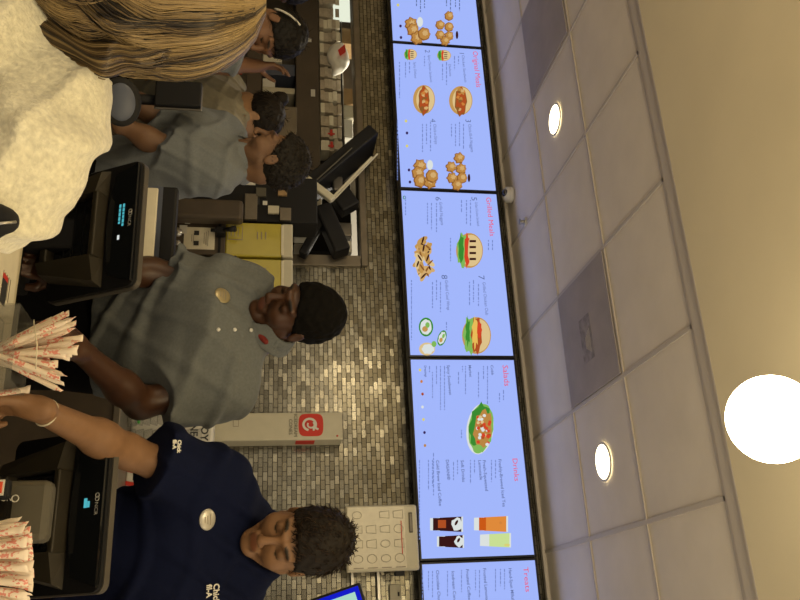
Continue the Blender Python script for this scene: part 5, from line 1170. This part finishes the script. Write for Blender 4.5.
for i in range(NS):
    az = rng.uniform(-2.35, 2.35)      # 0 = straight back
    dh = bk*math.cos(az)+np.cross([0, 0, 1], bk)*math.sin(az)
    jit = rng.normal(0, 1); vol = rng.uniform(.97, 1.06); ph = rng.uniform(0, 6.28); clump = math.sin(az*9)+.6*math.sin(az*23+1); th0 = rng.uniform(.05, .9)**1.3
    endz = -.175+.05*rng.random()+.018*clump*.5; pts = []
    for k in range(T_n):
        t = k/(T_n-1); zz = .128-(.128-endz)*(t*1.0)
        if zz > 0: 
            c_ = min(1, zz/.130); rr = .107*math.sqrt(max(0, 1-c_*c_))
        else:
            u = -zz/.17; rr = .107*(1-.08*u-.66*max(0, u-.40)**1.3)
        rr = rr*vol+.0022*clump*(t > .2)
        sweep = -rx*.040*max(0, -zz/.17-.4)**1.4*2.0 + bk*.075*max(0, -zz/.17)
        wave = .0045*math.sin(zz*55+clump*1.5+az*2)*min(1, max(0, -zz+.03)/.08)*1.4
        pts.append(H+np.array([0, 0, zz+.004])+dh*(rr+wave)+np.cross([0, 0, 1], dh)*(wave*1.4+.010*math.sin(3*t+ph)*t)+sweep+rx*.004)
    paths.append(pts); v = .5+.28*math.sin(az*13+.8)+.22*math.sin(az*37)+rng.normal(0, .28); v = min(1, max(0, v))
    c = D0*(1-v)+D1*v if v > .25 else D2*(1-v*4)+D0*v*4; cols.append(c)
parts.append(strands(np.array(paths), .0011, cols))
# curled ends turning up by the collar
paths = []; cols = []
for i in range(1500):
    o_ = rng.normal(0, .9); b0 = rng.uniform(-.02, .02); pts = []; t0 = -rng.uniform(0, .9); t1 = rng.uniform(.6, 1.0)
    for k in range(20):
        t = t0+(t1-t0)*k/19; tc_ = max(t, 0); px = 104-76*t+4*math.sin(4.5*t+1)-2.2*o_*(1-.3*t); py = 62+6*min(t, 0)-6*tc_-46*tc_*tc_+6.5*o_*(1-.4*tc_)+2.0*math.sin(9*t+o_)-4
        pts.append(W(px, py, .958+.006*abs(o_)+b0*.3-.055*min(t, 0)+.008*tc_))
    paths.append(pts); v = min(1, max(0, .40+.35*math.sin(o_*6+b0*60)+rng.normal(0, .25))); cols.append(D2*(1-v*3)+D0*v*3 if v < .33 else D0*(1.33-v)+D1*(v-.33))
parts.append(strands(np.array(paths), .0011, cols))
joined('hair', parts, 'hair', cust)
# black bag under the arm
e = W(-22, 226, .86); r = empty('shoulder_bag', tuple(e), 'black bag with a silver zip under the arm of the customer', 'bag')
K = Field(e-.16, e+.12, .005); 
for pa, pb_, ra in (((-60, 205), (-4, 214), .022), ((-70, 246), (-16, 240), .024), ((-70, 222), (6, 221), .040)): K.cap(W(*pa, .86), W(*pb_, .86), ra, ra*.35, k=.015)
o = K.build('bag_body', 'rubber', r); o.matrix_parent_inverse = Matrix.Translation(-r.location)
q = MB(); q.tube([tuple(W(px, py, d_)) for px, py, d_ in ((-6, 224, .835), (4, 223, .840), (16, 222, .850))], .0016, 'steel_l', 6); o = q.build('zip', r); o.matrix_parent_inverse = Matrix.Translation(-r.location)

# put every thing's origin at its own base
bpy.context.view_layer.update()
def kids(o):
    for c in o.children: yield c; yield from kids(c)
for o in list(C.objects):
    if o.parent or o.type != 'MESH' or o.data.users > 1 or o.matrix_world != Matrix.Identity(4): continue
    co_ = np.empty(len(o.data.vertices)*3, np.float32); o.data.vertices.foreach_get('co', co_); co_ = co_.reshape(-1, 3)
    if not len(co_): continue
    base = Vector(((co_[:, 0].min()+co_[:, 0].max())/2, (co_[:, 1].min()+co_[:, 1].max())/2, co_[:, 2].min()))
    if o.get('kind') == 'structure': continue        # wall patterns are laid out in room coordinates
    for k in [o]+list(kids(o)): k.data.transform(Matrix.Translation(-base))
    o.location = base
# parts whose placement is kept in the parent inverse: bake it into the mesh
bpy.context.view_layer.update()
for o in list(C.objects):
    if o.parent and o.type == 'MESH' and o.matrix_parent_inverse != Matrix.Identity(4):
        o.data.transform(o.matrix_parent_inverse); o.matrix_parent_inverse = Matrix.Identity(4)
bpy.context.view_layer.update()
